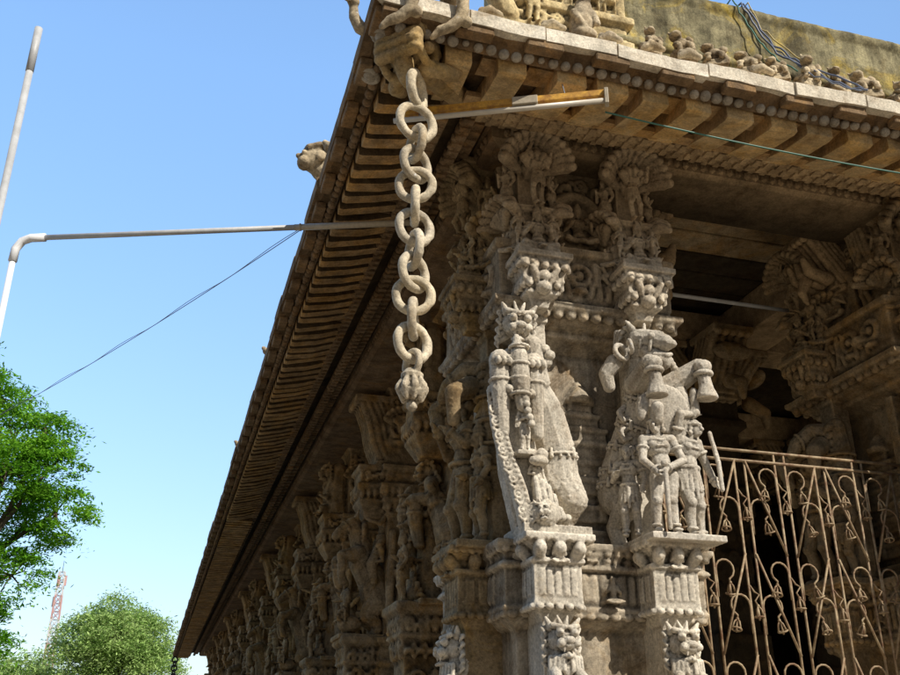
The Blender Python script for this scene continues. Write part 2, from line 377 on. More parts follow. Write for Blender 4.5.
def rear_yali(mb, M):
    """rearing lion-faced beast with column of small figures before it; base at z=0, about 1.85 m"""
    old = xf(mb, M)
    mb.path([(-.16, .02, 1.42), (-.10, -.02, 1.2), (.04, .0, .98), (.12, .03, .7), (.15, .05, .45)], [.12, .17, .175, .19, .19])
    ornament(mb, [(-.16, .02, 1.42), (-.10, -.02, 1.2), (.04, .0, .98), (.12, .03, .7), (.15, .05, .45)], [.12, .17, .175, .19, .19], 1, 2)
    mb.path([(.17, .04, .5), (.24, -.06, .3), (.2, .03, .14), (.2, -.02, .02)], [.17, .12, .075, .06]); mb.ball((.2, -.08, .02), (.08, .12, .045))
    mb.path([(.05, .06, .5), (.0, -.02, .28), (.02, .03, .02)], [.14, .1, .07])
    lion_head(mb, T(-.19, -.14, 1.66) @ RX(R(18)) @ RZ(R(-6)) @ SC(.30))
    mb.limb((-.08, -.16, 1.5), (-.02, -.12, 1.2), .07, .09)
    for k in range(9):   # mane curls
        a = k * .7; mb.ball((-.05 + .1 * math.sin(a), -.17 - .015 * (k % 3), 1.5 - .05 * k), .045)
    # raised forelegs and paws
    for sx, x0, px in ((-1, -.3, -.40), (1, -.06, -.13)):
        mb.path([(x0, -.1, 1.28), (px, -.30, 1.27), (px - .0, -.30, 1.02), (px + .02, -.26, .72)], [.11, .085, .075, .055])
        mb.ball((px, -.33, 1.25), (.09, .075, .075))
        for k in range(3): mb.ball((px - .045 + .045 * k, -.395, 1.23), (.022, .03, .035))
        mb.ring((px, -.30, 1.1), (0, 0, 1), .078, .014, 14)
    # trunk-like central pendant
    mb.path([(-.27, -.32, 1.47), (-.27, -.36, 1.3), (-.265, -.37, 1.08), (-.25, -.36, .9)], [.025, .07, .075, .05])
    for z in (1.36, 1.22, 1.1, .98): mb.ring((-.267, -.365, z), (0, 0, 1), .072, .014, 14)
    mb.ball((-.35, -.36, 1.02), .035); mb.ball((-.18, -.36, 1.0), .035)
    for k in range(5): mb.ball((-.25 + .012 * k, -.40, .95 - .05 * k), .03)
    # small figures stacked under it
    figure(mb, T(-.23, -.33, .56) @ SC(.36), dict(hl=(-.05, -.12, .66), hr=(.05, -.12, .66)))
    mb.box((-.2, -.30, .545), (.2, .14, .03)); mb.ball((-.11, -.35, .54), (.05, .04, .05)); mb.ball((-.14, -.36, .49), (.08, .05, .04))
    figure(mb, T(-.14, -.30, .2) @ SC(.33), dict(hl=(-.1, -.1, .6), hr=(.2, -.1, .35)), crown='bun')
    for k in range(6): mb.path([(-.16 + .05 * k, -.33 + .012 * k * k * .3, .36 - .012 * k * k), (-.13 + .045 * k, -.34 + .01 * k, .1)], [.025, .03], 8)
    mb.ball((-.1, -.31, .12), (.13, .09, .11)); lion_head(mb, T(-.13, -.36, .12) @ SC(.14))
    # curved edging strip on the left, beaded
    pts = [(-.43, -.22, 1.05), (-.41, -.24, .8), (-.36, -.26, .55), (-.27, -.27, .3), (-.2, -.27, .02)]
    mb.path(pts, [.05, .055, .06, .06, .07])
    for i in range(26):
        u = i / 25 * 3.99; k = int(u); f = u - k; p = [pts[k][j] * (1 - f) + pts[k + 1][j] * f for j in range(3)]
        mb.ball((p[0] + .02, p[1] - .055, p[2]), .020, lo=True)
    for i in range(9):
        u = .25 + i * .42; k = int(u); f = u - k; p = [pts[k][j] * (1 - f) + pts[k + 1][j] * f for j in range(3)]
        mb.ring((p[0] - .035, p[1] - .05, p[2]), (0, -1, .1), .03, .011, 10, 1, 6); mb.ball((p[0] - .035, p[1] - .055, p[2]), .014, lo=True); mb.path([(p[0] - .06, p[1] - .04, p[2] - .04), (p[0] - .03, p[1] - .058, p[2] - .075), (p[0] - .0, p[1] - .055, p[2] - .055)], [.012, .013, .008], 5)
    mb.path([(-.25, -.1, 1.0), (-.2, -.1, .5), (-.1, -.12, .0)], [.13, .16, .16])
    mb.box((.0, -.12, .0), (.52, .44, .07))
    mb.M = old

def rear_horse_warriors(mb, M):
    old = xf(mb, M)
    # horse body
    mb.path([(-.06, -.06, 1.40), (-.03, -.10, 1.18), (-.09, .04, .9), (-.16, .12, .62), (-.18, .14, .46)], [.13, .16, .16, .18, .19])
    mb.path([(-.2, .14, .42), (-.22, .02, .3), (-.26, .14, .18), (-.24, .1, .02)], [.17, .10, .065, .06])
    ornament(mb, [(-.06, -.06, 1.40), (-.03, -.10, 1.18), (-.09, .04, .9), (-.16, .12, .62), (-.18, .14, .46)], [.13, .16, .16, .18, .19], 2, 6)
    for k in range(5): mb.path([(-.2 + .03 * (k % 2), -.06, 1.1 - .16 * k), (-.26, -.08, 1.05 - .16 * k), (-.24, -.1, .98 - .16 * k), (-.18, -.1, 1.0 - .16 * k)], [.03, .026, .02, .014], 6)
    figure(mb, T(-.24, -.12, .05) @ RZ(R(-35)) @ SC(.72), dict(hl=(-.1, -.14, .66)), crown='bun')
    # neck, head
    mb.path([(-.05, -.1, 1.32), (-.07, -.14, 1.5), (-.08, -.2, 1.62)], [.14, .115, .09])
    mb.path([(-.09, -.2, 1.64), (-.01, -.32, 1.60), (.03, -.39, 1.555)], [.10, .088, .072]); mb.ball((.045, -.41, 1.545), (.075, .06, .04))
    mb.path([(-.06, -.24, 1.53), (-.0, -.33, 1.44), (.02, -.35, 1.40)], [.08, .075, .06]); mb.ball((.01, -.35, 1.415), (.08, .07, .06))
    mb.path([(-.06, -.36, 1.46), (.02, -.42, 1.44), (.08, -.38, 1.47)], [.018, .02, .018])
    for k in range(9): mb.ball((-.09 + .025 * k, -.3 - .022 * (k if k < 5 else 8 - k) , 1.66 - .006 * k), .022, lo=True)
    for sx in (-1, 1): mb.ball((-.01 + .06 * sx, -.37, 1.615), .03)
    mb.ring((-.0, -.32, 1.55), (.35, -.8, -.3), .09, .016, 16); mb.ring((-.04, -.25, 1.6), (.35, -.8, -.3), .1, .014, 16)
    for k in range(6): mb.path([(-.10, -.17 + .02 * k, 1.66), (-.15 - .012 * k, -.2 + .03 * k, 1.74 + .012 * (k % 3)), (-.20 - .01 * k, -.2 + .03 * k, 1.80 - .045 * k)], [.035, .028, .012])
    for sx in (-1, 1): mb.limb((-.08 + .05 * sx, -.17, 1.7), (-.10 + .07 * sx, -.19, 1.80), .03, .012); mb.ball((-.045 + .07 * sx, -.3, 1.63), .022)
    mb.ring((-.26, -.2, 1.52), (.3, -1, .2), .065, .022, 16); mb.ring((-.2, -.24, 1.56), (1, -.3, .2), .05, .018, 14)
    for k in range(7): mb.ball((.14 + .014 * k, -.22 - .006 * k, 1.52 - .036 * k), .032)
    mb.path([(-.3, -.14, 1.45), (-.36, -.1, 1.36), (-.33, -.08, 1.26)], [.07, .06, .05])
    # forelegs with knee bands and bell-shaped hooves
    for kx, ky, kz, sx in ((-.13, -.46, 1.34, -.12), (.35, -.38, 1.39, .14)):
        mb.path([(sx, -.16, 1.26), (kx, ky + .06, kz + .02), (kx, ky, kz - .03)], [.11, .075, .06])
        mb.ball((kx, ky, kz + .0), (.075, .075, .065)); mb.ring((kx, ky, kz - .06), (0, 0, 1), .062, .02, 14)
        mb.limb((kx, ky, kz - .06), (kx + .01, ky, kz - .15), .05, .055); mb.lathe((kx + .01, ky, kz - .27), [(.085, 0), (.088, .02), (.06, .09), (.048, .14)], 14)
    # round shield behind, cloth folds
    mb.ball((.03, -.33, 1.02), (.17, .035, .2), (R(8), 0, R(-10))); mb.ball((-.21, -.38, 1.0), (.05, .05, .12), (0, R(14), 0))
    mb.path([(.2, -.25, 1.2), (.2, -.27, 1.0), (.16, -.25, .85)], [.06, .07, .06]); mb.path([(.28, -.32, 1.2), (.27, -.33, 1.02)], [.03, .04])
    mb.path([(-.13, -.46, .98), (-.12, -.42, .9)], [.05, .05])
    # soldier with both hands on a sword
    figure(mb, T(-.10, -.36, .03) @ RZ(R(-14)) @ SC(.92), dict(chest=(.0, 0, .70), hip=(.03, 0, .49), head=(-.01, -.02, .905), el=(-.15, -.06, .60), er=(.19, -.04, .60), hl=(-.06, -.15, .475), hr=(.0, -.16, .49),
           kl=(-.06, -.04, .26), kr=(.07, -.02, .27), fl=(-.07, -.02, .035), fr=(.08, -.03, .035)), crown='cap', yaw=R(-28), skirt=False)
    mb.limb((-.15, -.53, .47), (-.15, -.53, .04), .022, .016, 8); mb.ball((-.15, -.53, .52), .03)
    mb.path([(.06, -.30, .98), (.1, -.26, .9), (.1, -.25, .8)], [.06, .09, .06])
    # soldier with one arm over the head
    figure(mb, T(.20, -.27, .03) @ RZ(R(14)) @ SC(.97), dict(chest=(.015, 0, .70), hip=(-.02, 0, .50), head=(.06, -.03, .895), el=(-.13, -.10, .97), hl=(.06, -.06, 1.01), er=(.19, .0, .62), hr=(.21, -.06, .46),
           kl=(-.07, -.05, .27), kr=(.07, .0, .27), fl=(-.06, -.04, .035), fr=(.10, .03, .035)), crown='cap', yaw=R(25))
    mb.path([(.415, -.36, .40), (.42, -.34, .62), (.41, -.28, .88)], [.018, .02, .018], 8)
    mb.box((.03, -.2, .0), (.60, .58, .05))
    mb.M = old

def rear_horse_rider(mb, M, big=1.0):
    """rearing horse seen from the front with a rider and a crouching soldier underneath; base z=0, about 1.6 m"""
    old = xf(mb, M @ SC(big))
    mb.path([(-.0, -.22, 1.22), (.02, -.2, 1.0), (.06, -.05, .72), (.1, .02, .45)], [.13, .19, .21, .22])
    mb.path([(.14, .0, .46), (.2, -.14, .28), (.17, .02, .14), (.18, -.04, .02)], [.17, .11, .07, .07])
    mb.path([(-.05, .02, .46), (-.12, -.1, .26), (-.08, .02, .14), (-.1, -.04, .02)], [.16, .1, .07, .07])
    mb.path([(0, -.2, 1.15), (-.02, -.28, 1.38), (-.02, -.34, 1.5)], [.15, .12, .1]); mb.path([(-.02, -.34, 1.5), (-.04, -.5, 1.4), (-.05, -.56, 1.33)], [.095, .075, .06])
    for sx in (-1, 1):
        mb.limb((-.02 + .05 * sx, -.3, 1.56), (-.02 + .08 * sx, -.28, 1.68), .035, .012); mb.ball((-.03 + .075 * sx, -.4, 1.47), .022)
        mb.path([(.13 * sx, -.28, 1.08), (.2 * sx, -.5, 1.02), (.17 * sx, -.5, .78), (.16 * sx, -.47, .70)], [.11, .075, .055, .06])
        mb.ball((.2 * sx, -.5, 1.02), .08); mb.ring((.18 * sx, -.5, .9), (0, 0, 1), .06, .016, 12)
        mb.path([(.2 * sx, .0, 1.15), (.26 * sx, -.12, .92), (.25 * sx, -.08, .7)], [.08, .07, .05])
    for k in range(8): mb.path([(.0, -.18 + .01 * k, 1.5 - .05 * k), (.09, -.2, 1.46 - .05 * k), (.13, -.22, 1.4 - .05 * k)], [.05, .04, .02])
    mb.ring((-.03, -.42, 1.45), (0, -1, -.7), .092, .015, 14)
    figure(mb, T(.08, .06, .86) @ SC(.9), dict(kl=(-.24, -.1, .34), kr=(.24, -.1, .34), fl=(-.25, -.05, .12), fr=(.25, -.05, .12), hr=(.2, -.25, .72), er=(.24, -.1, .66)), detail=False)
    figure(mb, T(-.14, -.38, .02) @ RZ(R(-20)) @ SC(.74), dict(hl=(-.16, -.16, .80), el=(-.22, -.05, .66), hr=(.14, -.16, .62)), crown='cap')
    mb.ball((.12, -.40, .5), (.13, .05, .13)); mb.ring((.12, -.43, .5), (0, -1, 0), .09, .016, 16); mb.ring((.12, -.44, .5), (0, -1, 0), .04, .014, 12)
    mb.ball((.14, -.36, .16), (.14, .16, .12)); mb.path([(.12, -.42, .2), (.04, -.5, .3), (.0, -.5, .42)], [.06, .045, .03]); lion_head(mb, T(.2, -.46, .27) @ SC(.17))
    mb.box((0, -.16, 0), (.62, .74, .06))
    mb.M = old

def side_nude(mb, M):
    old = xf(mb, M)
    figure(mb, T(-.06, -.2, .02) @ SC(1.22), dict(el=(-.2, -.05, .66), hl=(-.1, -.16, .82), er=(.2, -.05, .64), hr=(.14, -.15, .74), kl=(-.08, -.06, .27), fl=(-.1, -.02, .035)), crown='bun', skirt=False)
    mb.path([(.10, -.05, 1.45), (.04, -.2, 1.46), (-.06, -.32, 1.36), (-.10, -.36, 1.27)], [.10, .095, .075, .055])
    for k in range(7): mb.path([(.1, -.02, 1.52 - .08 * k), (.17, -.1, 1.48 - .08 * k), (.14, -.16, 1.42 - .08 * k)], [.05, .045, .02])
    mb.ring((-.04, -.3, 1.38), (-.4, -.8, -.4), .085, .014, 14); mb.ring((.02, -.2, 1.44), (-.4, -.8, -.4), .1, .014, 14)
    mb.path([(.14, -.0, 1.5), (.16, -.02, 1.1), (.2, .02, .6), (.2, .02, .1)], [.10, .13, .12, .11])
    for k in range(4): mb.ring((.16, -.02, 1.2 - .2 * k), (0, 0, 1), .14, .016, 16)
    for sx in (-1, 1): mb.path([(.12 * sx, -.2, 1.3), (.25 * sx, -.38, 1.2), (.2 * sx, -.36, .98)], [.1, .07, .05])
    figure(mb, T(.2, -.14, .02) @ SC(.9), dict(hl=(-.1, -.14, .6)), crown='tall')
    mb.box((.03, -.12, 0), (.58, .5, .06))
    mb.M = old

def fan(mb, M, n=13, Rr=.3, spread=82):
    """fluted lotus fan rising from the origin, opening towards -Y"""
    old = xf(mb, M)
    for i in range(n):
        a = R(-spread + 2 * spread * i / (n - 1))
        d = np.array((math.sin(a), 0, math.cos(a)))
        pts = [np.array((0, 0, -.05)) + d * .05, d * Rr * .6 + np.array((0, -.05, 0)), d * Rr * .95 + np.array((0, -.16, -.01)), d * Rr * 1.03 + np.array((0, -.23, -.035))]
        mb.path(pts, [.03, .055 * Rr / .3, .062 * Rr / .3, .04 * Rr / .3], 8)
    mb.path([(0, .05, -.12), (0, -.04, .02), (0, -.04, .15)], [.07, .1, .1])
    for i in range(5):
        a = R(-60 + 30 * i); mb.path([(0, -.1, -.02), (math.sin(a) * .12, -.15, .08 * math.cos(a) + .02)], [.04, .045])
    mb.M = old

def flute_bracket(mb, M, h=.9, w=.42, out=.42, n=5):
    """S-curved fluted corbel sweeping up and out towards -Y"""
    old = xf(mb, M)
    for i in range(n):
        x = -w / 2 + w * (i + .5) / n; pts = []; rs = []
        for k in range(12):
            u = k / 11; z = u * h; y = -out * (.5 - .5 * math.cos(PI * min(1, u * 1.05))) - .06 * math.sin(u * 2 * PI)
            pts.append((x, y, z)); rs.append(w / n * .56)
        pts.append((x, -out - .07, h - .03)); rs.append(w / n * .5); mb.path(pts, rs, 8)
    for sx in (-1, 1):
        for j in range(1, 5):
            pts = []
            for k in range(10):
                u = k / 9; pts.append((sx * w * .46, .085 * j - out * (.5 - .5 * math.cos(PI * min(1, u * 1.05))) - .06 * math.sin(u * 2 * PI), u * h * .96))
            mb.path(pts, .047, 8)
    mb.box((0, .1 - out * .3, h * .5), (w * .8, .25, h * .9)); mb.box((0, -out * .5 + .02, h + .02), (w + .05, out + .25, .09))
    mb.box((0, -.02, .02), (w + .04, .2, .08))
    mb.M = old

def petals(mb, cx, cy, hx, hy, z, h, step, depth=.03, down=False):
    per = [((-hx, -hy), (hx, -hy), (0, -1)), ((hx, -hy), (hx, hy), (1, 0)), ((hx, hy), (-hx, hy), (0, 1)), ((-hx, hy), (-hx, -hy), (-1, 0))]
    for a, b, nrm in per:
        L = math.hypot(b[0] - a[0], b[1] - a[1]); n = max(1, round(L / step))
        for i in range(n):
            f = (i + .5) / n; x = cx + a[0] * (1 - f) + b[0] * f; y = cy + a[1] * (1 - f) + b[1] * f
            tx, ty = (b[0] - a[0]) / L, (b[1] - a[1]) / L
            rx = abs(tx) * step * .46 + abs(nrm[0]) * depth; ry = abs(ty) * step * .46 + abs(nrm[1]) * depth
            mb.ball((x, y, z), (rx, ry, h / 2), lo=True)
            if not down: mb.ball((x + nrm[0] * depth * .6, y + nrm[1] * depth * .6, z - h * .2), (rx * .5, ry * .5, h * .22), lo=True)

def mini_frieze(mb, p0, p1, nrm, h, step, seed=0):
    """row of tiny people, scrolls and beasts in relief"""
    r = random.Random(seed); p0 = np.array(p0, float); p1 = np.array(p1, float); L = np.linalg.norm(p1 - p0); n = max(1, int(L / step)); t = (p1 - p0) / L; nr = np.array(nrm, float)
    for i in range(n):
        c = p0 + t * (i + .5) * L / n + nr * .01; k = r.random()
        if k < .55:
            mb.ball(c + (0, 0, h * .82), h * .12, lo=True); mb.limb(c + (0, 0, h * .68), c + (0, 0, h * .4), h * .14, h * .12, 6)
            for s in (-1, 1):
                mb.limb(c + (0, 0, h * .38) + t * s * h * .06, c + t * s * h * (.1 + .08 * r.random()) + (0, 0, h * .02), h * .085, h * .06, 6)
                e = c + t * s * h * .26 + np.array((0, 0, h * (.45 + .3 * r.random()))) + nr * h * .08
                mb.path([c + t * s * h * .12 + (0, 0, h * .64), e, e + np.array((0, 0, h * (r.random() - .4) * .4)) - t * s * h * .1], [h * .06, h * .05, h * .04], 6)
        elif k < .8:
            mb.ring(c + (0, 0, h * .55), nr, h * .26, h * .08, 10, 1, 6); mb.ball(c + (0, 0, h * .55), h * .13, lo=True); mb.ball(c + (0, 0, h * .14), (h * .22, h * .22, h * .1), lo=True)
        else:
            mb.ball(c + (0, 0, h * .4), (h * .3, h * .3, h * .18), lo=True); mb.ball(c + (0, 0, h * .62) + t * h * .24, h * .16, lo=True)
            for s in (-1, 1): mb.limb(c + t * s * h * .2 + (0, 0, h * .35), c + t * s * h * .22, h * .07, h * .06, 6)

# ------------------------------------------------------------------ the hall
hall = empty('temple_hall')
tag(hall, 'carved granite pillared temple hall with broad ribbed stone eaves and sculpted corner pier', 'temple')
FLOOR = 1.3; ZB = 6.5; LEN = 46.0; WID = 13.0

# ---- colonnette (projecting sculpted post): local frame, core face at y=0, forward -Y
def colonnette_mesh(seed):
    mb = MB(); r = random.Random(seed)
    w = .135; cy = -.2
    mb.sq(0, cy, w, .2, [(.12, FLOOR), (.12, 1.5), (.06, 1.56), (.08, 1.6), (.02, 1.66), (-.03, 1.7), (-.03, 2.48), (.0, 2.54), (.05, 2.60), (.045, 2.63), (.045, 2.86), (.07, 2.88), (.07, 2.905), (.02, 2.92), (.03, 2.97), (.10, 3.02), (.13, 3.03), (.13, 3.075), (.06, 3.08), (-.05, 3.10)])
    petals(mb, 0, cy, w + .05, .25, 2.575, .06, .075, .03, True)
    # upright leaf panels on the block
    for f in (-1, 1):
        for k in range(4):
            mb.box((f * (w + .045), cy - .15 + k * .1, 2.745), (.02, .06, .17))
    for k in range(5): mb.box((-.12 + k * .06, cy - .245, 2.745), (.034, .02, .17)); 
    petals(mb, 0, cy, w + .12, .31, 3.035, .05, .06, .02, True)
    # brackets with little gana figures and scrolls below the ledge
    for k in (-1, 0, 1):
        mb.path([(k * .13, cy - .22, 2.9), (k * .15, cy - .30, 2.97), (k * .15, cy - .29, 3.02)], [.04, .05, .035])
    for k in (-1, 1):
        for j in range(3): mb.path([(k * .15, cy - .12 + j * .14, 2.9), (k * .22, cy - .12 + j * .14, 2.97), (k * .21, cy - .12 + j * .14, 3.02)], [.04, .05, .035])
    seated(mb, T(0, cy - .27, 2.86) @ SC(.26))
    # shaft behind the statue
    mb.sq(0, -.07, .10, .09, [(0, 3.05), (0, 4.85), (.02, 4.87), (.02, 4.93)])
    # inverted lotus capital, ledge
    mb.sq(0, cy, .09, .14, [(-.02, 4.92), (-.0, 4.98), (.05, 5.02), (.045, 5.06), (.09, 5.12), (.085, 5.16), (.12, 5.24), (.13, 5.30), (.15, 5.31), (.15, 5.355), (.1, 5.36)])
    petals(mb, 0, cy, .16, .21, 5.10, .12, .075, .03); petals(mb, 0, cy, .21, .26, 5.24, .1, .085, .03)
    mb.ball((0, cy - .2, 5.06), (.07, .07, .06)); mb.ball((0, cy - .24, 5.15), (.05, .04, .05)); mb.path([(-.06, cy - .22, 5.12), (-.1, cy - .26, 5.2)], [.03, .03]); mb.path([(.06, cy - .22, 5.12), (.1, cy - .26, 5.2)], [.03, .03])
    # kneeling figures on block
    mb.sq(0, cy + .05, .15, .15, [(0, 5.36), (0, 5.42), (-.02, 5.43), (-.02, 5.80), (.02, 5.82), (.03, 5.86), (0, 5.87)])
    seated(mb, T(0, cy - .12, 5.40) @ SC(.62), True)
    seated(mb, T(-.16, cy - .02, 5.42) @ RZ(R(-50)) @ SC(.5)); seated(mb, T(.17, cy - .02, 5.42) @ RZ(R(50)) @ SC(.5))
    mb.box((-.02, cy - .12, 5.40), (.36, .2, .06))
    for k in (-1, 1):
        figure(mb, T(k * .15, cy - .1, 5.48) @ SC(.32), dict(hl=(-.1, -.1, .7)), detail=False)
    # shaft above
    mb.sq(0, -.1, .12, .12, [(0, 5.8), (0, 6.45), (.05, 6.5)])
    # dancers
    sgn = 1 if seed % 2 else -1
    figure(mb, T(.0, cy - .14, 5.86) @ RZ(R(10 * sgn)) @ SC(.56), dict(hip=(.04 * sgn, 0, .5), el=(-.2, -.05, .80), hl=(-.12, -.07, .97), er=(.2, -.03, .70), hr=(.2, -.12, .86), kl=(-.1, -.08, .28), kr=(.07, -.02, .27), fl=(-.05, -.02, .03)))
    figure(mb, T(-.2, cy + .04, 5.84) @ RZ(R(-60)) @ SC(.5), dict(hl=(-.1, -.1, .75)), detail=False); figure(mb, T(.2, cy + .04, 5.84) @ RZ(R(60)) @ SC(.5), dict(hr=(.1, -.1, .75)), detail=False)
    fan(mb, T(0, cy + .0, 6.28) @ RX(R(12)), 13, .30)
    fan(mb, T(-.1, cy + .1, 5.75) @ RZ(R(-80)), 9, .24, 70) ; fan(mb, T(.1, cy + .1, 5.75) @ RZ(R(80)), 9, .24, 70)
    mb.sq(0, cy + .02, .12, .12, [(0, 6.3), (.02, 6.42), (.1, 6.5), (.1, 6.56)])
    return mb

def core_mesh():
    """square pier core 1.2 m wide centred on the origin, with mouldings and relief on its faces"""
    mb = MB(); h = .6
    mb.sq(0, 0, h, h, [(.25, FLOOR), (.25, 1.48), (.2, 1.55), (.22, 1.62), (.1, 1.7), (.08, 1.74), (.08, 2.46), (.14, 2.50), (.20, 2.56), (.22, 2.60), (.20, 2.63), (.20, 2.86), (.24, 2.88), (.24, 2.91), (.20, 2.93), (.22, 2.99), (.27, 3.03), (.27, 3.07), (-.13, 3.08),
                       (-.13, 4.72), (-.04, 4.78), (.04, 4.82), (.04, 4.86), (.14, 4.93), (.24, 4.99), (.24, 5.04), (.16, 5.08), (.18, 5.12), (.18, 5.50), (.22, 5.52), (.22, 5.58), (.08, 5.60), (.02, 5.62), (.0, 6.5)])
    petals(mb, 0, 0, h + .19, h + .19, 4.95, .11, .11, .04); petals(mb, 0, 0, h + .24, h + .24, 3.0, .06, .08, .03, True); petals(mb, 0, 0, h + .20, h + .20, 2.55, .06, .1, .03, True)
    for rz in (0, 90, 180, 270):
        old = xf(mb, RZ(R(rz)))
        mini_frieze(mb, (-h, -h - .18, 5.13), (h, -h - .18, 5.13), (0, -1, 0), .36, .15, rz + 1)
        mini_frieze(mb, (-h, -h - .21, 2.90), (h, -h - .21, 2.90), (0, -1, 0), .12, .08, rz + 2)
        for k in range(16): mb.box((-h + .04 + k * .075, -h - .205, 2.745), (.045, .03, .18))
        seated(mb, T(.02, -h - .24, 2.63) @ SC(.3)); seated(mb, T(-.14, -h - .24, 2.92) @ SC(.2))
        # stepped shrine tower in low relief
        for k, (w, z) in enumerate(((.30, 3.1), (.30, 3.3), (.26, 3.52), (.26, 3.66), (.21, 3.82), (.21, 3.94), (.15, 4.06), (.1, 4.18))):
            mb.box((0, -h + .115, z + .07), (w * 2, .05 - .002 * k, .11)); mb.box((0, -h + .115, z + .135), (w * 2 + .05, .075, .03))
        mb.lathe((0, -h + .12, 4.3), [(.1, 0), (.12, .04), (.07, .1), (.02, .18)], 10)
        for k in (-1, 1):
            mb.box((k * .14, -h + .10, 3.42), (.05, .06, .2)); mb.box((k * .40, -h + .05, 3.9), (.10, .14, 1.65)); mini_frieze(mb, (k * .40 - .08, -h - .02, 3.2), (k * .40 + .08, -h - .02, 3.2), (0, -1, 0), .3, .15, rz + k); mini_frieze(mb, (k * .40 - .08, -h - .02, 3.6), (k * .40 + .08, -h - .02, 3.6), (0, -1, 0), .3, .15, rz + k + 7)
        # arched niche with a seated deity above the frieze
        mb.ring((0, -h - .03, 5.95), (0, -1, 0), .25, .05, 20); mb.box((-.25, -h - .03, 5.8), (.09, .1, .34)); mb.box((.25, -h - .03, 5.8), (.09, .1, .34))
        seated(mb, T(0, -h - .06, 5.66) @ SC(.62), True)
        figure(mb, T(-.40, -h - .04, 5.64) @ SC(.55), detail=False); figure(mb, T(.40, -h - .04, 5.64) @ SC(.55), detail=False)
        mini_frieze(mb, (-h, -h, 6.22), (h, -h, 6.22), (0, -1, 0), .22, .14, rz + 5)
        # corbel block on top
        flute_bracket(mb, T(-.42, -h + .02, 6.14) @ SC(.42), 1.0, .6, .3, 5); flute_bracket(mb, T(.42, -h + .02, 6.14) @ SC(.42), 1.0, .6, .3, 5)
        mb.M = old
    return mb

PC = (.75, .80)   # pier centre; core spans x .15..1.35, y .2..1.4
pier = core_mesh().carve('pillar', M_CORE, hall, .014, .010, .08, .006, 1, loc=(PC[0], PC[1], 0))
pier['label'] = 'massive sculpted corner pier carrying the eave corner'
cm = [colonnette_mesh(k) for k in (1, 2, 3)]
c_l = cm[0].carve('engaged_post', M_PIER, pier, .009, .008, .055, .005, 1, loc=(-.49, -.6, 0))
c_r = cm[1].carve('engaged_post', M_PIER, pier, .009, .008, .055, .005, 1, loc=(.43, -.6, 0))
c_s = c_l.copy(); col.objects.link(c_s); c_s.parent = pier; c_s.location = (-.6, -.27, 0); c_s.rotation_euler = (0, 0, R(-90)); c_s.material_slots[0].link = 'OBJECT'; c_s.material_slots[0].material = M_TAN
mb = MB(); lion_bust(mb, T(0, 0, 0) @ SC(.27)); 
lion = mb.carve('lion_carving', M_PIER, pier, .007, .007, .045, .004, 1, loc=(-.47, -1.02, 2.36))
for loc, rz in (((.45, -1.02, 2.36), 0), ((-1.02, -.27, 2.36), -90)):
    o = lion.copy(); col.objects.link(o); o.parent = pier; o.location = loc; o.rotation_euler = (0, 0, R(rz))
mb = MB(); rear_yali(mb, Matrix.Identity(4))
yali = mb.carve('rearing_beast', M_PIER, pier, .0068, .008, .045, .005, 1, loc=(-.49, -.75, 3.1)); yali['label'] = 'rearing lion-faced beast with small figures climbing before it'
mb = MB(); rear_horse_warriors(mb, Matrix.Identity(4))
horse = mb.carve('horse_and_soldiers', M_PIER, pier, .0065, .006, .045, .004, 1, loc=(.44, -.75, 3.08)); horse['label'] = 'rearing horse with two standing soldiers, one holding a sword'
mb = MB(); side_nude(mb, Matrix.Identity(4))
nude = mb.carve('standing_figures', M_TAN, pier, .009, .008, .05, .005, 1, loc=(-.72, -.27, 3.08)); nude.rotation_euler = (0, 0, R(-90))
# second front pier and one more beyond the frame, same family with the statues exchanged
for k, x in enumerate((4.55, 8.05)):
    p2 = pier.copy(); col.objects.link(p2); p2.location = (x, PC[1], 0)
    p2['label'] = 'sculpted pier standing right of the metal gate' if k == 0 else 'sculpted pier at the far right of the front'
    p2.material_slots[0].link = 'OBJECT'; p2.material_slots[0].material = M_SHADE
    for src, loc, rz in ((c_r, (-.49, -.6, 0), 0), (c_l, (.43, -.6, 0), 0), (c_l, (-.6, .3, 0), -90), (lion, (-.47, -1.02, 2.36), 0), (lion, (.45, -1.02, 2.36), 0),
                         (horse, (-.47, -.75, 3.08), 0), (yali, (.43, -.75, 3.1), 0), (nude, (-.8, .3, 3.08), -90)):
        o = src.copy(); col.objects.link(o); o.parent = p2; o.material_slots[0].link = 'OBJECT'; o.material_slots[0].material = M_SHADE; o.location = loc; o.rotation_euler = (0, 0, R(rz))

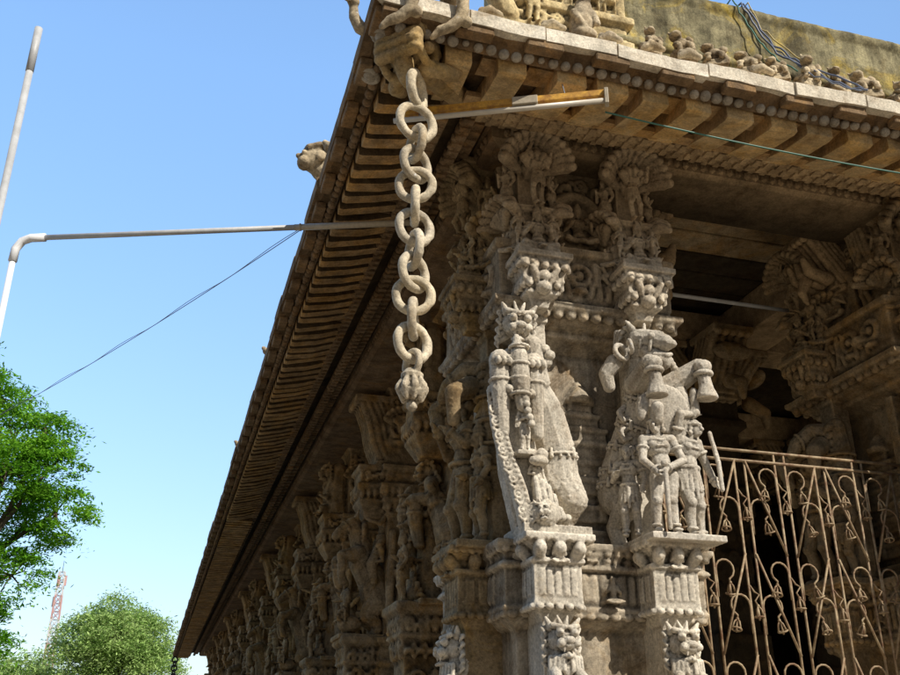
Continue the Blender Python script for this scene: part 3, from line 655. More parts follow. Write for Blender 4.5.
# ---- left colonnade pillars
def side_pillar_mesh(seed):
    mb = MB(); h = .28
    mb.sq(0, 0, h, h, [(.14, FLOOR), (.14, 1.5), (.06, 1.58), (.02, 1.7), (0, 2.3), (.05, 2.42), (.06, 2.46), (.05, 2.5), (.05, 2.68), (.09, 2.71), (.09, 2.75), (.06, 2.78), (.06, 2.93), (.12, 2.99), (.12, 3.05), (.02, 3.06),
                       (0, 4.62), (.03, 4.66), (.02, 4.7), (.09, 4.84), (.07, 4.9), (.12, 5.02), (.12, 5.06), (.04, 5.1), (.04, 5.24), (.10, 5.28), (.10, 5.33), (.0, 5.36), (0, 6.4), (.1, 6.5), (.1, 6.56)])
    petals(mb, 0, 0, h + .1, h + .1, 4.97, .14, .1, .04); petals(mb, 0, 0, h + .05, h + .05, 4.76, .12, .1, .035); petals(mb, 0, 0, h + .08, h + .08, 2.44, .07, .1, .03, True)
    for rz in (0, 270, 180):
        old = xf(mb, RZ(R(rz)))
        mini_frieze(mb, (-h, -h - .055, 2.5), (h, -h - .055, 2.5), (0, -1, 0), .18, .1, seed + rz); mini_frieze(mb, (-h, -h - .06, 2.78), (h, -h - .06, 2.78), (0, -1, 0), .15, .09, seed + rz + 1)
        mini_frieze(mb, (-h, -h - .04, 5.09), (h, -h - .04, 5.09), (0, -1, 0), .16, .08, seed + rz + 2)
        mb.M = old
    # tray for the statue projecting towards -Y
    mb.sq(0, -.5, .24, .26, [(-.02, FLOOR), (-.02, 2.5), (.0, 2.55), (.02, 2.7), (.06, 2.74), (.04, 2.78), (.04, 2.93), (.1, 2.99), (.1, 3.06), (.04, 3.07)])
    mini_frieze(mb, (-.24, -.77, 2.52), (.24, -.77, 2.52), (0, -1, 0), .2, .1, seed + 9); mini_frieze(mb, (-.26, -.80, 2.78), (.26, -.80, 2.78), (0, -1, 0), .16, .09, seed + 8)
    mb.sq(0, -.42, .2, .2, [(-.06, 4.62), (-.02, 4.7), (.06, 4.84), (.03, 4.9), (.09, 5.02), (.09, 5.06), (.04, 5.1), (.04, 5.24), (.08, 5.28), (.08, 5.34)])
    petals(mb, 0, -.42, .26, .26, 4.95, .16, .09, .04)
    for sx in (-1, 1):
        a, b = ((.265 * sx, -.76, 2.52), (.265 * sx, .25, 2.52)); nn = (sx, 0, 0)
        mini_frieze(mb, a, b, nn, .2, .11, seed + 21); mini_frieze(mb, (a[0] + .03 * sx, a[1], 2.78), (b[0] + .03 * sx, b[1], 2.78), nn, .15, .09, seed + 22); mini_frieze(mb, (.29 * sx, -.62, 5.1), (.29 * sx, .25, 5.1), nn, .17, .09, seed + 23)
        mini_frieze(mb, (.25 * sx, -.7, 2.2), (.25 * sx, .2, 2.2), nn, .26, .16, seed + 24)
        mini_frieze(mb, (.27 * sx, -.28, 5.6), (.27 * sx, .28, 5.6), nn, .5, .2, seed + 25); mini_frieze(mb, (.27 * sx, -.28, 6.1), (.27 * sx, .28, 6.1), nn, .3, .16, seed + 26)
        figure(mb, T(sx * .36, .0, 3.05) @ RZ(R(90 * sx)) @ SC(1.25), dict(hl=(-.1, -.16, .7), er=(.2, -.03, .74), hr=(.17, -.08, .93), kl=(-.1, -.06, .27)))
        mb.path([(sx * .36, .22, 3.1), (sx * .42, .24, 3.7), (sx * .36, .2, 4.3), (sx * .28, .15, 4.7)], [.05, .06, .06, .05]); mb.path([(sx * .34, -.24, 3.1), (sx * .4, -.26, 3.6), (sx * .35, -.22, 4.4)], [.05, .055, .05])
    if seed % 2:
        flute_bracket(mb, T(0, -.34, 5.34), .95, .5, .34, 5)
    else:
        mb.path([(0, -.38, 5.3), (0, -.46, 5.7), (0, -.42, 6.1)], [.18, .22, .18]); seated(mb, T(0, -.6, 5.36) @ SC(.9), True); lion_head(mb, T(0, -.6, 6.1) @ SC(.3))
    fan(mb, T(.28, -.1, 5.9) @ RZ(R(80)), 9, .26, 70); fan(mb, T(-.28, -.1, 5.9) @ RZ(R(-80)), 9, .26, 70)
    return mb
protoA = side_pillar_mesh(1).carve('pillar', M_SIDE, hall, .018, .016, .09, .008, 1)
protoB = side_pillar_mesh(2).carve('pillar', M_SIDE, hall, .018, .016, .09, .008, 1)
mb = MB(); rear_horse_rider(mb, T(0, 0, 0), 1.0)
sa = mb.carve('rearing_horse', M_SIDE, protoA, .013, .014, .07, .007, 1, loc=(0, -.36, 3.06))
mb = MB(); rear_yali(mb, T(.12, .1, 0) @ Matrix.Diagonal((1.1, 1.1, .88, 1))); figure(mb, T(.1, -.38, .0) @ SC(.7), dict(hl=(-.1, -.12, .7)))
sb = mb.carve('rearing_beast', M_SIDE, protoB, .013, .014, .07, .007, 1, loc=(0, -.36, 3.06))
for o, y in ((protoB, 3.3), (protoA, 6.3)):
    o.location = (.72, y, 0); o.rotation_euler = (0, 0, R(-90))
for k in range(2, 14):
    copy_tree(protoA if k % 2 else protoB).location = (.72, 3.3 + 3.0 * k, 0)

# ---- inner plain pillars with corbels
mb = MB(); mb.sq(0, 0, .3, .3, [(.12, FLOOR), (.12, 1.6), (0, 1.7), (0, 2.6), (.04, 2.62), (.04, 2.9), (-.03, 2.95), (-.03, 4.2), (.04, 4.25), (.04, 4.6), (-.02, 4.65), (-.02, 5.3), (.06, 5.36), (.06, 5.44), (0, 5.5), (0, 6.5)])
for z in (3.2, 3.6, 4.0): mini_frieze(mb, (-.3, -.29, z), (.3, -.29, z), (0, -1, 0), .3, .18, int(z * 10))
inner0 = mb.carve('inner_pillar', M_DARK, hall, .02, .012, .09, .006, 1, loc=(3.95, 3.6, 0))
mb = MB()
for rz in (0, 90, 180, 270):
    old = xf(mb, RZ(R(rz)) @ T(0, -.28, 5.72)); flute_bracket(mb, Matrix.Identity(4), .7, .5, .5, 5); mb.ball((0, -.5, .45), (.26, .12, .12)); mb.path([(0, -.4, .1), (0, -.62, .0), (0, -.62, -.18)], [.1, .08, .04]); mb.M = old
mb.carve('corbel', M_SHADE, inner0, .016, .012, .07, .006, 1)
for x in (3.95, 7.6, 11.2):
    for y in (3.6, 6.9, 10.2):
        if (x, y) != (3.95, 3.6): copy_tree(inner0).location = (x, y, 0)

# ---- plinth, walls, beams, ceiling
mb = MB(); mb.sq(WID / 2 - .1, LEN / 2 - .1, WID / 2 + .5, LEN / 2 + .5, [(.25, 0), (.25, .25), (.1, .3), (.12, .42), (0, .5), (0, 1.0), (.1, 1.06), (.1, 1.2), (.04, 1.3)])
mb.build('plinth', M_PIER, hall, .01)
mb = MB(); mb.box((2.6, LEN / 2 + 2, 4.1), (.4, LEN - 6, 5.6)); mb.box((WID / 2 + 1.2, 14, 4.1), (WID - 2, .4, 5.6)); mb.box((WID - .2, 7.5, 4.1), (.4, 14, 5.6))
mb.build('inner_wall', M_DARK, hall)  # walls across and at the right are added, unseen, to block light
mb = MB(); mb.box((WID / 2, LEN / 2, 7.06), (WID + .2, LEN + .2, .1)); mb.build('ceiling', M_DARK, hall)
def beam(c, s, mat=M_UPPER):
    mb = MB(); n = max(1, int(max(s) / .12)); mb.box(c, s)
    return mb.build('ceiling_beam', mat, hall, .015)
def architrave(name, axis, L, mat):
    """moulded stone beam along the outer face with carved bands"""
    mb = MB(); off = -.12
    prof = [(off + .06, 6.46), (off, 6.49), (off, 6.60), (off - .03, 6.62), (off - .03, 6.66), (off - .07, 6.68), (off - .07, 6.76), (off - .12, 6.80), (off - .12, 6.99), (.6, 6.99), (.6, 6.46)]
    def P(u, s, z): return (u, s, z) if axis == 'x' else (s, u, z)
    a = off - .12; v = [P(-.0 + s if False else s, s, z) for s, z in prof] + [P(L, s, z) for s, z in prof]; n = len(prof)
    f = [(i, (i + 1) % n, n + (i + 1) % n, n + i) for i in range(n)]; mb.add(v, f + [tuple(range(n)), tuple(range(2 * n - 1, n - 1, -1))])
    u = .0
    while u < min(L, 46):
        step = .09 if u < 14 else .2
        mb.box(P(u, off - .075, 6.715), (.05, .03, .06)); mb.ball(P(u + .02, off - .0, 6.545), (.036, .036, .045), lo=True); u += step
    return mb.build(name, mat, hall)
ax = architrave('architrave', 'x', WID, M_UPPER); ay = architrave('architrave', 'y', LEN, M_EDGE)
for x in (4.55, 8.05, 11.2): beam((x, 7.3, 6.74), (.56, 13.2, .5))
for y in (3.6, 6.9, 10.2): beam((WID / 2 + .8, y, 6.70), (WID - 1.6, .5, .44))
for k in range(5):   # ceiling slabs seen edge to edge between the first beams
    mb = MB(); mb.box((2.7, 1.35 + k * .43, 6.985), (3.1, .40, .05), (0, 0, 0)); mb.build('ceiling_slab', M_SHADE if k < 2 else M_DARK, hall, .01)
# corner brackets under the entrance beam (pushpa corbels)
mb = MB()
flute_bracket(mb, RZ(R(90)) @ T(0, -.62, 5.75), .75, .5, .5, 5)
for k in range(3): mb.path([(.9, -.16 + .16 * k, 5.9), (1.15, -.16 + .16 * k, 5.98), (1.22, -.16 + .16 * k, 6.14)], [.1, .08, .04])
mb.path([(1.1, 0, 5.95), (1.2, 0, 5.7), (1.14, 0, 5.55)], [.1, .06, .03])
cb = mb.carve('corbel', M_UPPER, pier, .014, .012, .07, .006, 1, loc=(0, 0, 0))
for o in list(hall.children):
    if o.name.startswith('pillar') and abs(o.location.x - 4.55) < .01:
        c2 = cb.copy(); col.objects.link(c2); c2.parent = o; c2.rotation_euler = (0, 0, R(180)); c2.scale = (.8, .7, .72); c2.location = (-.1, 0, 1.83)

# ---- eaves: profile swept along the front (x) and the left side (y), mitred on the diagonal and lifted at the corner
def lift(d, s): return .10 * math.exp(-max(d, 0) / .7) * max(0, (s - .3) / 1.1)
def wob(u, s): return .006 * math.sin(u * 1.9 + 1) * s + .005 * math.sin(u * 5.3) * s
def ustops(L):
    out = []; u = 0.
    while u < L: out.append(u); u += .12 if u < 6 else (.4 if u < 16 else 1.5)
    return out + [L]
def sweep(name, prof, axis, L, mat, bev=0, closed=True):
    mb = MB(); us = ustops(L + 1.5); n = len(prof); v = []; f = []
    for u in us:
        for s, z in prof:
            a = -s + u * (L + s) / (L + 1.5); w = z + lift(a + s, s) + wob(a, s)
            v.append((a, -s, w) if axis == 'x' else (-s, a, w))
    m = n if closed else n - 1
    for k in range(len(us) - 1):
        for i in range(m):
            q = (k * n + i, k * n + (i + 1) % n, (k + 1) * n + (i + 1) % n, (k + 1) * n + i); f.append(q if axis == 'x' else q[::-1])
    if closed: f += [tuple(range(n)), tuple(range(len(us) * n - 1, (len(us) - 1) * n - 1, -1))]
    mb.add(v, f)
    return mb.build(name, mat, hall, bev)
def soff(s): return 6.335 + (1.2 - s) * .26
SOFF = [(-.1, 7.06), (-.1, soff(.0) + .05), (.55, soff(.55) + .08), (1.18, soff(1.18) + .09), (1.235, soff(1.23)), (1.29, 6.42), (1.40, 6.46), (1.40, 6.53), (1.28, 6.60), (1.05, 6.78), (.8, 7.02), (.3, 7.10)]
LIPP = [(1.33, 6.44), (1.425, 6.425), (1.43, 6.54), (1.37, 6.585), (1.2, 6.70), (1.1, 6.70), (1.2, 6.6)]
for axis, L in (('x', WID), ('y', LEN)):
    ev = sweep('eave', SOFF, axis, L, M_EDGE if axis == 'x' else M_GAPSHADE)  # recess behind the rafters coloured dark in place of deep shade
    ev['label'] = 'front eave with pale sunlit lip' if axis == 'x' else 'long shaded side eave ribbed underneath'
    mb = MB(); u0 = -1.43; n = len(LIPP)
    while u0 < L:
        u1 = min(L, u0 + random.uniform(.55, 1.05)); jz = random.uniform(-.012, .012); js = random.uniform(-.012, .01); us = np.linspace(u0, u1 - .012, max(2, int((u1 - u0) / .1)))
        v = []; f = []
        for u in us:
            for s_, z in LIPP:
                a = max(u, -s_ - js) if u0 < -1.4 else u; w_ = z + jz + lift(a + s_, s_) + wob(a, s_) + .004 * math.sin(u * 31 + s_ * 9); v.append((a, -s_ - js, w_) if axis == 'x' else (-s_ - js, a, w_))
        for k in range(len(us) - 1):
            for i in range(n):
                q = (k * n + i, k * n + (i + 1) % n, (k + 1) * n + (i + 1) % n, (k + 1) * n + i); f.append(q if axis == 'x' else q[::-1])
        f += [tuple(range(n))[::-1], tuple(range((len(us) - 1) * n, len(us) * n))]; mb.add(v, f); u0 = u1
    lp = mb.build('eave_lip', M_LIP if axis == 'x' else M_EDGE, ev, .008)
    # hanging edge blocks, alternate long and short
    mb = MB(); u = -1.36; i = 0
    def P(a, s, z): 
        z += lift(a + s, s) + wob(a, s); return (a, -s, z) if axis == 'x' else (-s, a, z)
    def S(a, b, c): return (a, b, c) if axis == 'x' else (b, a, c)
    while u < L - .3:
        w = .27 + random.uniform(-.02, .02); mb.box(P(u + w / 2, 1.355, 6.40 + random.uniform(-.005, .005)), S(w, .10, .075)); u += w + .26 + random.uniform(-.02, .02)
    mb.build('edge_block', M_EDGE, ev, .008)['kind'] = 'stuff'
    # beads
    mb = MB(); u = -1.2; i = 0
    while u < (14 if axis == 'x' else 30):
        if i % 6 != 5: mb.ball(P(u, 1.265, 6.355 + random.uniform(-.006, .006)), .043 * random.uniform(.85, 1.05), lo=(u > 4))
        elif True: mb.ball(P(u, 1.27, 6.36), (.03, .03, .03), lo=True)
        u += .098; i += 1
    mb.build('bead', M_BEAD if axis == 'x' else M_EDGE, ev, 0, True)['kind'] = 'stuff'
    # rafters
    sp = .37 if axis == 'x' else .215; nr = 40 if axis == 'x' else 70; protos = []; hd = .11 if axis == 'x' else .085
    for j in range(4):
        mb = MB(); ws = (.112 if axis == 'x' else .068) + (.010 if axis == 'x' else .004) * j - .012; r2 = random.Random(j)
        pts = []
        r0 = .52 if axis == 'x' else .66
        prof = [(r0, soff(r0) + .02), (r0 + .01, soff(r0) - hd), (.9, soff(.9) - hd - .006 * j), (1.17, soff(1.17) - hd * .95), (1.21, soff(1.2) - hd * .8), (1.215, soff(1.2) + .06), (r0, soff(r0) + .06)]
        v = [(-ws, -s, z) for s, z in prof] + [(ws, -s, z) for s, z in prof]; n = len(prof)
        mb.add(v, [(i, (i + 1) % n, n + (i + 1) % n, n + i) for i in range(n)] + [tuple(range(n))[::-1], tuple(range(n, 2 * n))])
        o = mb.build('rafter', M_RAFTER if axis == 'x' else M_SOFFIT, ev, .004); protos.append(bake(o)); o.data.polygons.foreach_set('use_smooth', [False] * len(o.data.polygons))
        o.data.materials.append(M_SOFFIT if axis == 'x' else M_GAPSHADE)  # flanks coloured darker than the undersides, painting in gap shade
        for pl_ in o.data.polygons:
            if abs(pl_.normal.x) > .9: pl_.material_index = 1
    cnt = 0; u = -.62
    while u < L - .2:
        if axis == 'x' and u > 13: break
        if cnt < nr:
            o = protos[cnt] if cnt < 4 else protos[random.randrange(4)].copy()
            if cnt >= 4: col.objects.link(o)
            du = random.uniform(-.015, .015)
            o.location = (u + du, 0, lift(u + .9, .9) + wob(u, .9)) if axis == 'x' else (0, u + du, lift(u + .9, .9) + wob(u, .9))
            o.rotation_euler = (0, 0, random.uniform(-.02, .02) + (0 if axis == 'x' else R(-90)))
            if u < -.2: o.rotation_euler.z += (-.16 if axis == 'x' else .16) * (.0 - u)
        else:
            if cnt == nr: far = MB(); farp = MB()
            far.box(P(u, .93, soff(.93) - .02), S(.125, .54, .13)); farp.box(P(u, .93, soff(.93) - .09), S(.132, .545, .012))
        u += sp; cnt += 1
    if cnt > nr: far.build('rafter_flank', M_GAPSHADE, ev)['kind'] = 'stuff'; farp.build('rafter', M_SOFFIT, ev)['kind'] = 'stuff'
    # cross laths that leave a slot between the rafters
    mb = MB(); u = -.42
    while u < (13 if axis == 'x' else LEN):
        mb.box(P(u, .66 if axis == 'x' else .74, soff(.66) - (.08 if axis == 'x' else .03)), S(.22 if axis == 'x' else .11, .10, .045)); 
        if axis == 'x': mb.box(P(u, 1.05, soff(1.05) + .02), S(.24, .20, .03))
        u += sp
    mb.build('lath', M_SOFFIT if axis == 'x' else M_EDGE, ev)['kind'] = 'stuff'
    # stepped inner mouldings with dentils
    mb = MB()
    for s, z, t in ((.52 if axis == 'x' else .62, 6.445, .07), (.38, 6.50, .08), (.25, 6.58, .08)):
        a0 = -s; mb.box(P(a0 + (L + s) / 2, s, z), S(L + s, .10, t)) if axis == 'y' else mb.box(((L - s) / 2, -s, z), (L + s, .10, t))
        u = a0
        while u < min(L, 40):
            st = .12 if u < 10 else .24
            mb.ball(P(u, s + .035, z - t * .3), (.045, .045, .05), lo=True); mb.box(P(u + st / 2, s + .01, z - t / 2 - .012), S(st * .45, .09, .03)); u += st
    mb.build('cornice_moulding', M_UPPER if axis == 'x' else M_EDGE, ev)

# ---- eave corner: hip scroll, stone ring, crouching creatures
mb = MB()
old = xf(mb, RZ(R(-45)))   # forward -Y becomes the outward diagonal
mb.path([(0, -.75, 6.50), (0, -1.15, 6.42), (0, -1.5, 6.36)], [.09, .11, .12])
for k in range(9):
    a = -.5 + k * .42; mb.limb((-.15, -1.56 - .15 * math.cos(a), 6.33 + .15 * math.sin(a)), (.15, -1.56 - .15 * math.cos(a), 6.33 + .15 * math.sin(a)), .05, .05)
mb.ball((0, -1.56, 6.33), (.15, .12, .12)); mb.path([(0, -1.62, 6.22), (0, -1.58, 6.12), (0, -1.52, 6.10)], [.08, .06, .05])
for sx in (-1, 1):
    mb.ring((sx * .16, -1.56, 6.33), (1, 0, 0), .12, .035, 18); mb.ball((sx * .17, -1.56, 6.33), (.05, .05, .05)); mb.path([(sx * .12, -1.5, 6.2), (sx * .2, -1.4, 6.22), (sx * .24, -1.25, 6.3)], [.06, .06, .05])
mb.M = old
hip = mb.carve('corner_scroll', M_CORNER, hall, .012, .012, .08, .007, 1)
for cx, cy_ in ((-1.19, -1.42), (-.82, -1.42)):   # two hooded reptiles lying over the lip
    mb = MB(); mb.path([(cx + .03, cy_ + .40, 6.84), (cx, cy_ + .16, 6.95), (cx, cy_ + .02, 6.88), (cx + .01, cy_ - .045, 6.74), (cx + .02, cy_ - .055, 6.62), (cx + .03, cy_ - .05, 6.52), (cx + .01, cy_ - .035, 6.44), (cx - .05, cy_ - .0, 6.385), (cx - .12, cy_ + .03, 6.36), (cx - .17, cy_ + .06, 6.31)], [.05, .09, .085, .062, .05, .046, .044, .042, .036, .022])
    mb.ball((cx - .0, cy_ + .10, 6.92), (.125, .07, .15)); mb.ball((cx, cy_ + .02, 6.80), (.10, .06, .11))
    for k in range(5): mb.limb((cx - .07 + .035 * k, cy_ - .0, 6.9), (cx - .02 + .015 * k, cy_ - .06, 6.68), .018, .014)
    mb.ball((cx + .06, cy_ - .03, 6.43), .045)
    mb.carve('eave_creature', M_FIG, hall, .011, .010, .06, .005, 1)
mb = MB(); mb.path([(-1.36, -1.0, 6.56), (-1.45, -1.01, 6.58), (-1.50, -1.02, 6.66), (-1.51, -1.03, 6.74)], [.06, .05, .042, .036]); mb.ball((-1.515, -1.05, 6.775), (.05, .045, .04)); mb.limb((-1.54, -1.06, 6.77), (-1.59, -1.09, 6.75), .022, .010)
mb.carve('eave_finial', M_FIG, hall, .012, .006, .05, .003, 1)
# boss rosettes on the side eave fascia near the corner
for y, z in ((-1.12, 6.44), (-.72, 6.40)): mb = MB(); mb.ball((-1.30, y, z), (.06, .06, .05)); mb.ring((-1.31, y, z), (-.4, 0, -1), .065, .025, 14); mb.build('rosette', M_BEAD, hall, 0, True)
# curled head looking out over the side eave
mb = MB(); old = xf(mb, T(-1.42, 1.42, 7.0) @ RZ(R(-80)))
mb.ball((0, 0, 0), (.13, .15, .15)); mb.ball((0, -.1, -.06), (.09, .08, .08)); mb.ball((0, -.16, -.0), (.03, .04, .03))
for k in range(7): mb.path([(-.1 + .033 * k, -.1, .11 - .004 * (k - 3) ** 2), (-.12 + .04 * k, .02, .17 - .006 * (k - 3) ** 2), (-.12 + .04 * k, .14, .10)], [.022, .028, .028])
for sx in (-1, 1): mb.ball((sx * .055, -.13, .02), .028); mb.ball((sx * .13, .02, -.02), (.03, .05, .06))
mb.path([(0, .06, -.1), (0, .2, -.2), (0, .38, -.28), (0, .5, -.4)], [.1, .11, .14, .12]); mb.M = old
mb.carve('eave_head', M_FIG, hall, .012, .006, .05, .003, 1)
for y in (.62, 5.5, 9.8): mb = MB(); mb.ball((-1.40, y, 6.62), (.05, .06, .05)); mb.limb((-1.36, y, 6.6), (-1.44, y, 6.66), .04, .03); mb.carve('eave_knob', M_FIG, hall, .012, .006, .05, .003, 1)

# ---- parapet and roof figures
mb = MB(); px0 = -.28; py = -.78
mb.box(((WID + px0 + .9) / 2, py + .15, 7.42), (WID - px0 - .9, .3, .94)); mb.box(((WID + px0 + .9) / 2, py + .13, 7.22), (WID - px0 - .9, .34, .05)); mb.box(((WID + px0 + .9) / 2, py + .14, 7.83), (WID - px0 - .9, .34, .06))
pp = mb.carve('parapet', M_PARA, hall, .028, .03, .22, .012, 1); mb = MB()
mb.box((.3, py + .18, 7.6), (1.15, .34, 1.4)); mb.box((px0 + .15, LEN / 2, 7.42), (.3, LEN - 1, .8))
mb.build('parapet', M_PARA, hall, .02)
# carved first section: statues and mouldings on the wall end
mb = MB()
mb.sq(.3, py + .16, .58, .19, [(0, 6.9), (.0, 7.05), (.04, 7.08), (.04, 7.14), (0, 7.17), (0, 7.3), (.05, 7.34), (.05, 7.4), (0, 7.44), (0, 8.2)])
mini_frieze(mb, (-.28, py - .03, 7.17), (.4, py - .03, 7.17), (0, -1, 0), .16, .11, 3); mini_frieze(mb, (-.28, py - .04, 7.46), (.8, py - .04, 7.46), (0, -1, 0), .22, .15, 4)
figure(mb, T(.0, py - .08, 7.12) @ SC(.55), detail=False)
mb.path([(-.2, py - .02, 7.2), (-.33, py - .04, 7.45), (-.4, py - .02, 7.7)], [.1, .11, .12])
mb.carve('parapet_shrine', M_SHRINE, hall, .014, .012, .07, .006, 1)
mb = MB(); mb.M = T(.46, py - .1, 6.98) @ SC(.72) @ T(-.52, -py + .1, -6.98); mb.path([(.42, py - .12, 7.0), (.44, py - .14, 7.25), (.48, py - .12, 7.5), (.5, py - .1, 7.62)], [.13, .14, .11, .08]); mb.ball((.48, py - .2, 7.62), (.09, .09, .1)); mb.path([(.34, py - .18, 7.35), (.36, py - .26, 7.2), (.44, py - .24, 7.1)], [.05, .045, .04])
mb.path([(.58, py - .16, 7.4), (.6, py - .24, 7.2)], [.05, .04]); mb.ball((.46, py - .2, 7.05), (.14, .1, .08))
mb.carve('roof_figure', M_FIG, hall, .014, .012, .07, .006, 1)
def roof_lion(seed):
    r = random.Random(seed); mb = MB()
    mb.ball((.02, .06, .08), (.085, .10, .10)); mb.ball((.0, -.01, .13), (.07, .07, .10)); mb.ball((-.045, -.04, .235), (.06, .065, .06)); mb.ball((-.065, -.1, .215), (.04, .04, .032)); mb.limb((-.075, -.02, .27), (-.09, -.01, .31), .022, .012); mb.limb((-.01, -.02, .27), (.0, -.01, .31), .022, .012)
    for sx in (-1, 1): mb.path([(sx * .05 - .01, -.04, .13), (sx * .06 - .01, -.10, .07), (sx * .06 - .01, -.10, .0)], [.035, .028, .026]); mb.ball((sx * .085 + .01, .03, .04), (.04, .08, .05))
    mb.path([(.06, .12, .04), (.13, .10, .10), (.11, .08, .2)], [.03, .026, .02]); mb.ball((.09, .0, .2), (.04, .045, .06)); mb.box((0, .03, -.04), (.2, .22, .1))
    return mb.carve('roof_lion', M_FIG, hall, .009, .02, .05, .006, 1)
rl = [roof_lion(k) for k in range(3)]
x = .95; k = 0
while x < 6.4:
    o = rl[k] if k < 3 else rl[random.randrange(3)].copy()
    if k >= 3: col.objects.link(o)
    o.location = (x + random.uniform(-.02, .02), -1.04, 6.925 + wob(x, 1)); o.rotation_euler = (random.uniform(-.15, .15), random.uniform(-.15, .15), random.uniform(-.7, .7)); s = random.uniform(.72, .95); o.scale = (s * random.uniform(1., 1.35), s, s * random.uniform(.75, 1.)); x += .30; k += 1
for x in (-.55, -.05, .42, .78, 1.1, 1.75):   # worn stumps lying on the lip
    mb = MB(); mb.path([(x - .06, -1.32, 6.66), (x, -1.34, 6.69), (x + .09, -1.35, 6.655)], [.03, .04, .025]); mb.ball((x - .05, -1.31, 6.70), .03)
    mb.carve('lip_stump', M_FIG, hall, .010, .012, .04, .004, 1)

# ------------------------------------------------------------------ stone chains
def link_mesh(Rr, r, name, wear):
    mb = MB(); mb.ring((0, 0, 0), (0, 1, 0), Rr, r, 36, 1.0, 14)
    return mb
chain = empty('stone_chain', (-1.03, -1.10, 6.2))
tag(chain, 'pale stone chain of big links with carved bud, hanging from the eave corner', 'chain', 'stone chains hanging from the eave')
LR, LT = .116, .030
def add_link(z, rz, Rr=LR, r=LT, tilt=0):
    mb = MB(); mb.ring((0, 0, 0), (0, 1, 0), Rr, r, 32, 1.0, 12); o = mb.build('link', M_CHAIN, chain, 0, True, loc=(0, 0, z - 6.2))
    m = o.modifiers.new('d', 'DISPLACE'); m.texture = tex('wear', .06); m.strength = .018; m.mid_level = .5; bake(o)
    o.rotation_euler = (0, tilt, rz); return o
zs = 6.06; add_link(6.035, R(55), .125, .036)
z = 5.755; step = 2 * (LR - LT) * .985
angs = [15, 100, 30, -15, 78, 12, 95, 35, -8, 72, 20]
add_link(z, R(15), .135, .032); z -= .135 + LR - 2 * LT - .008
for k in range(1, 11):
    add_link(z, R(angs[k]) , LR, LT, R(random.uniform(-6, 6))); z -= step
z += step
mb = MB(); mb.ring((0, 0, z - 6.2 - .14), (.94, .34, 0), .078, .024, 24); b = z - 6.2 - .23
mb.lathe((0, 0, b - .02), [(.03, 0), (.07, .01), (.075, .03), (.055, .05), (.04, .07)], 14)
mb.lathe((0, 0, b - .16), [(.03, 0), (.075, .02), (.092, .055), (.075, .09), (.045, .13), (.04, .15)], 14)
for k in range(8): a = k * PI / 4; mb.path([(.05 * math.cos(a), .05 * math.sin(a), b - .01), (.088 * math.cos(a), .088 * math.sin(a), b - .08), (.06 * math.cos(a), .06 * math.sin(a), b - .155)], [.018, .026, .018], 6)
mb.lathe((0, 0, b - .235), [(.008, 0), (.034, .025), (.034, .05), (.02, .07), (.03, .09)], 12)
mb.carve('bud_pendant', M_CHAIN, chain, .007, .006, .04, .003, 1)
fch = empty('stone_chain', (-1.3, LEN - .6, 6.3)); tag(fch, 'small dark chain hanging from the far end of the side eave', 'chain', 'stone chains hanging from the eave')
for k in range(16):
    mb = MB(); mb.ring((0, 0, 0), (0, 1, 0), .14, .04, 16, 1.0, 6); o = mb.build('link', M_IRON, fch, 0, True, loc=(0, 0, -.1 - k * .2)); o.rotation_euler = (0, 0, R(90) * (k % 2) + .4)

# ------------------------------------------------------------------ gate
gate = empty('metal_gate', (1.45, .4, FLOOR)); tag(gate, 'tall open metalwork gate of slanting bars and scrolls with bell flowers', 'gate')
gz = lambda z: z - FLOOR
def gpart(name, pts, r=.010, seg=6, parent=gate):
    mb = MB(); mb.tube(pts, r, seg); return mb.build(name, M_GATE, parent, 0, True)
TOP = 3.97; X1 = 2.66; 
gpart('rail', [(0, 0, gz(4.06)), (X1, 0, gz(4.06))], .014); gpart('rail', [(0, 0, gz(TOP)), (X1, 0, gz(TOP))], .014); gpart('rail', [(0, 0, gz(1.38)), (X1, 0, gz(1.38))], .014)
def bell_mb():
    mb = MB()
    for k in range(3):
        a = k * 2 * PI / 3 + .5; mb.tube([(0, 0, 0), (.018 * math.cos(a), .018 * math.sin(a), -.022), (.03 * math.cos(a), .03 * math.sin(a), -.07)], .006, 5)
    mb.ring((0, 0, -.07), (0, 0, 1), .031, .006, 12, 1, 5); mb.ball((0, 0, 0), .012, lo=True); mb.limb((0, 0, -.02), (0, 0, -.085), .005, .008, 5); return mb
bell0 = bell_mb().build('bell_flower', M_GATE, gate, 0, True); first = [True]
def bell(scroll, p, tilt):
    o = bell0 if first[0] else bell0.copy()
    if not first[0]: col.objects.link(o)
    first[0] = False; o.parent = scroll; o.scale = (1.25, 1.25, 1.25); o.location = p; o.rotation_euler = (0, tilt, random.uniform(0, 2))
def hook(x, z, sx, r=.088):
    """question-mark scroll rising from (x,z), arching to side sx, ending in a bell"""
    pts = [(x, 0, gz(z - .22)), (x + sx * .002, 0, gz(z - .1))]
    for k in range(9):
        a = PI - k * PI * 1.18 / 8; pts.append((x + sx * (r + r * math.cos(a)), 0, gz(z + r * math.sin(a))))
    e = pts[-1]; pts.append((e[0] - sx * .035, 0, e[2] - .03)); pts.append((e[0] - sx * .03, 0, e[2] - .06))
    s = gpart('scroll', pts, .0085, 6); bell(s, pts[-1], sx * -.35)
def wiggle(x, z, sx):
    pts = [(x - sx * .045, -.004, gz(z + .16)), (x - sx * .01, -.004, gz(z + .11)), (x + sx * .03, -.004, gz(z + .09)), (x - sx * .012, -.004, gz(z + .04)), (x + sx * .01, -.004, gz(z))]
    s = gpart('scroll', pts, .007, 6); bell(s, pts[-1], 0)
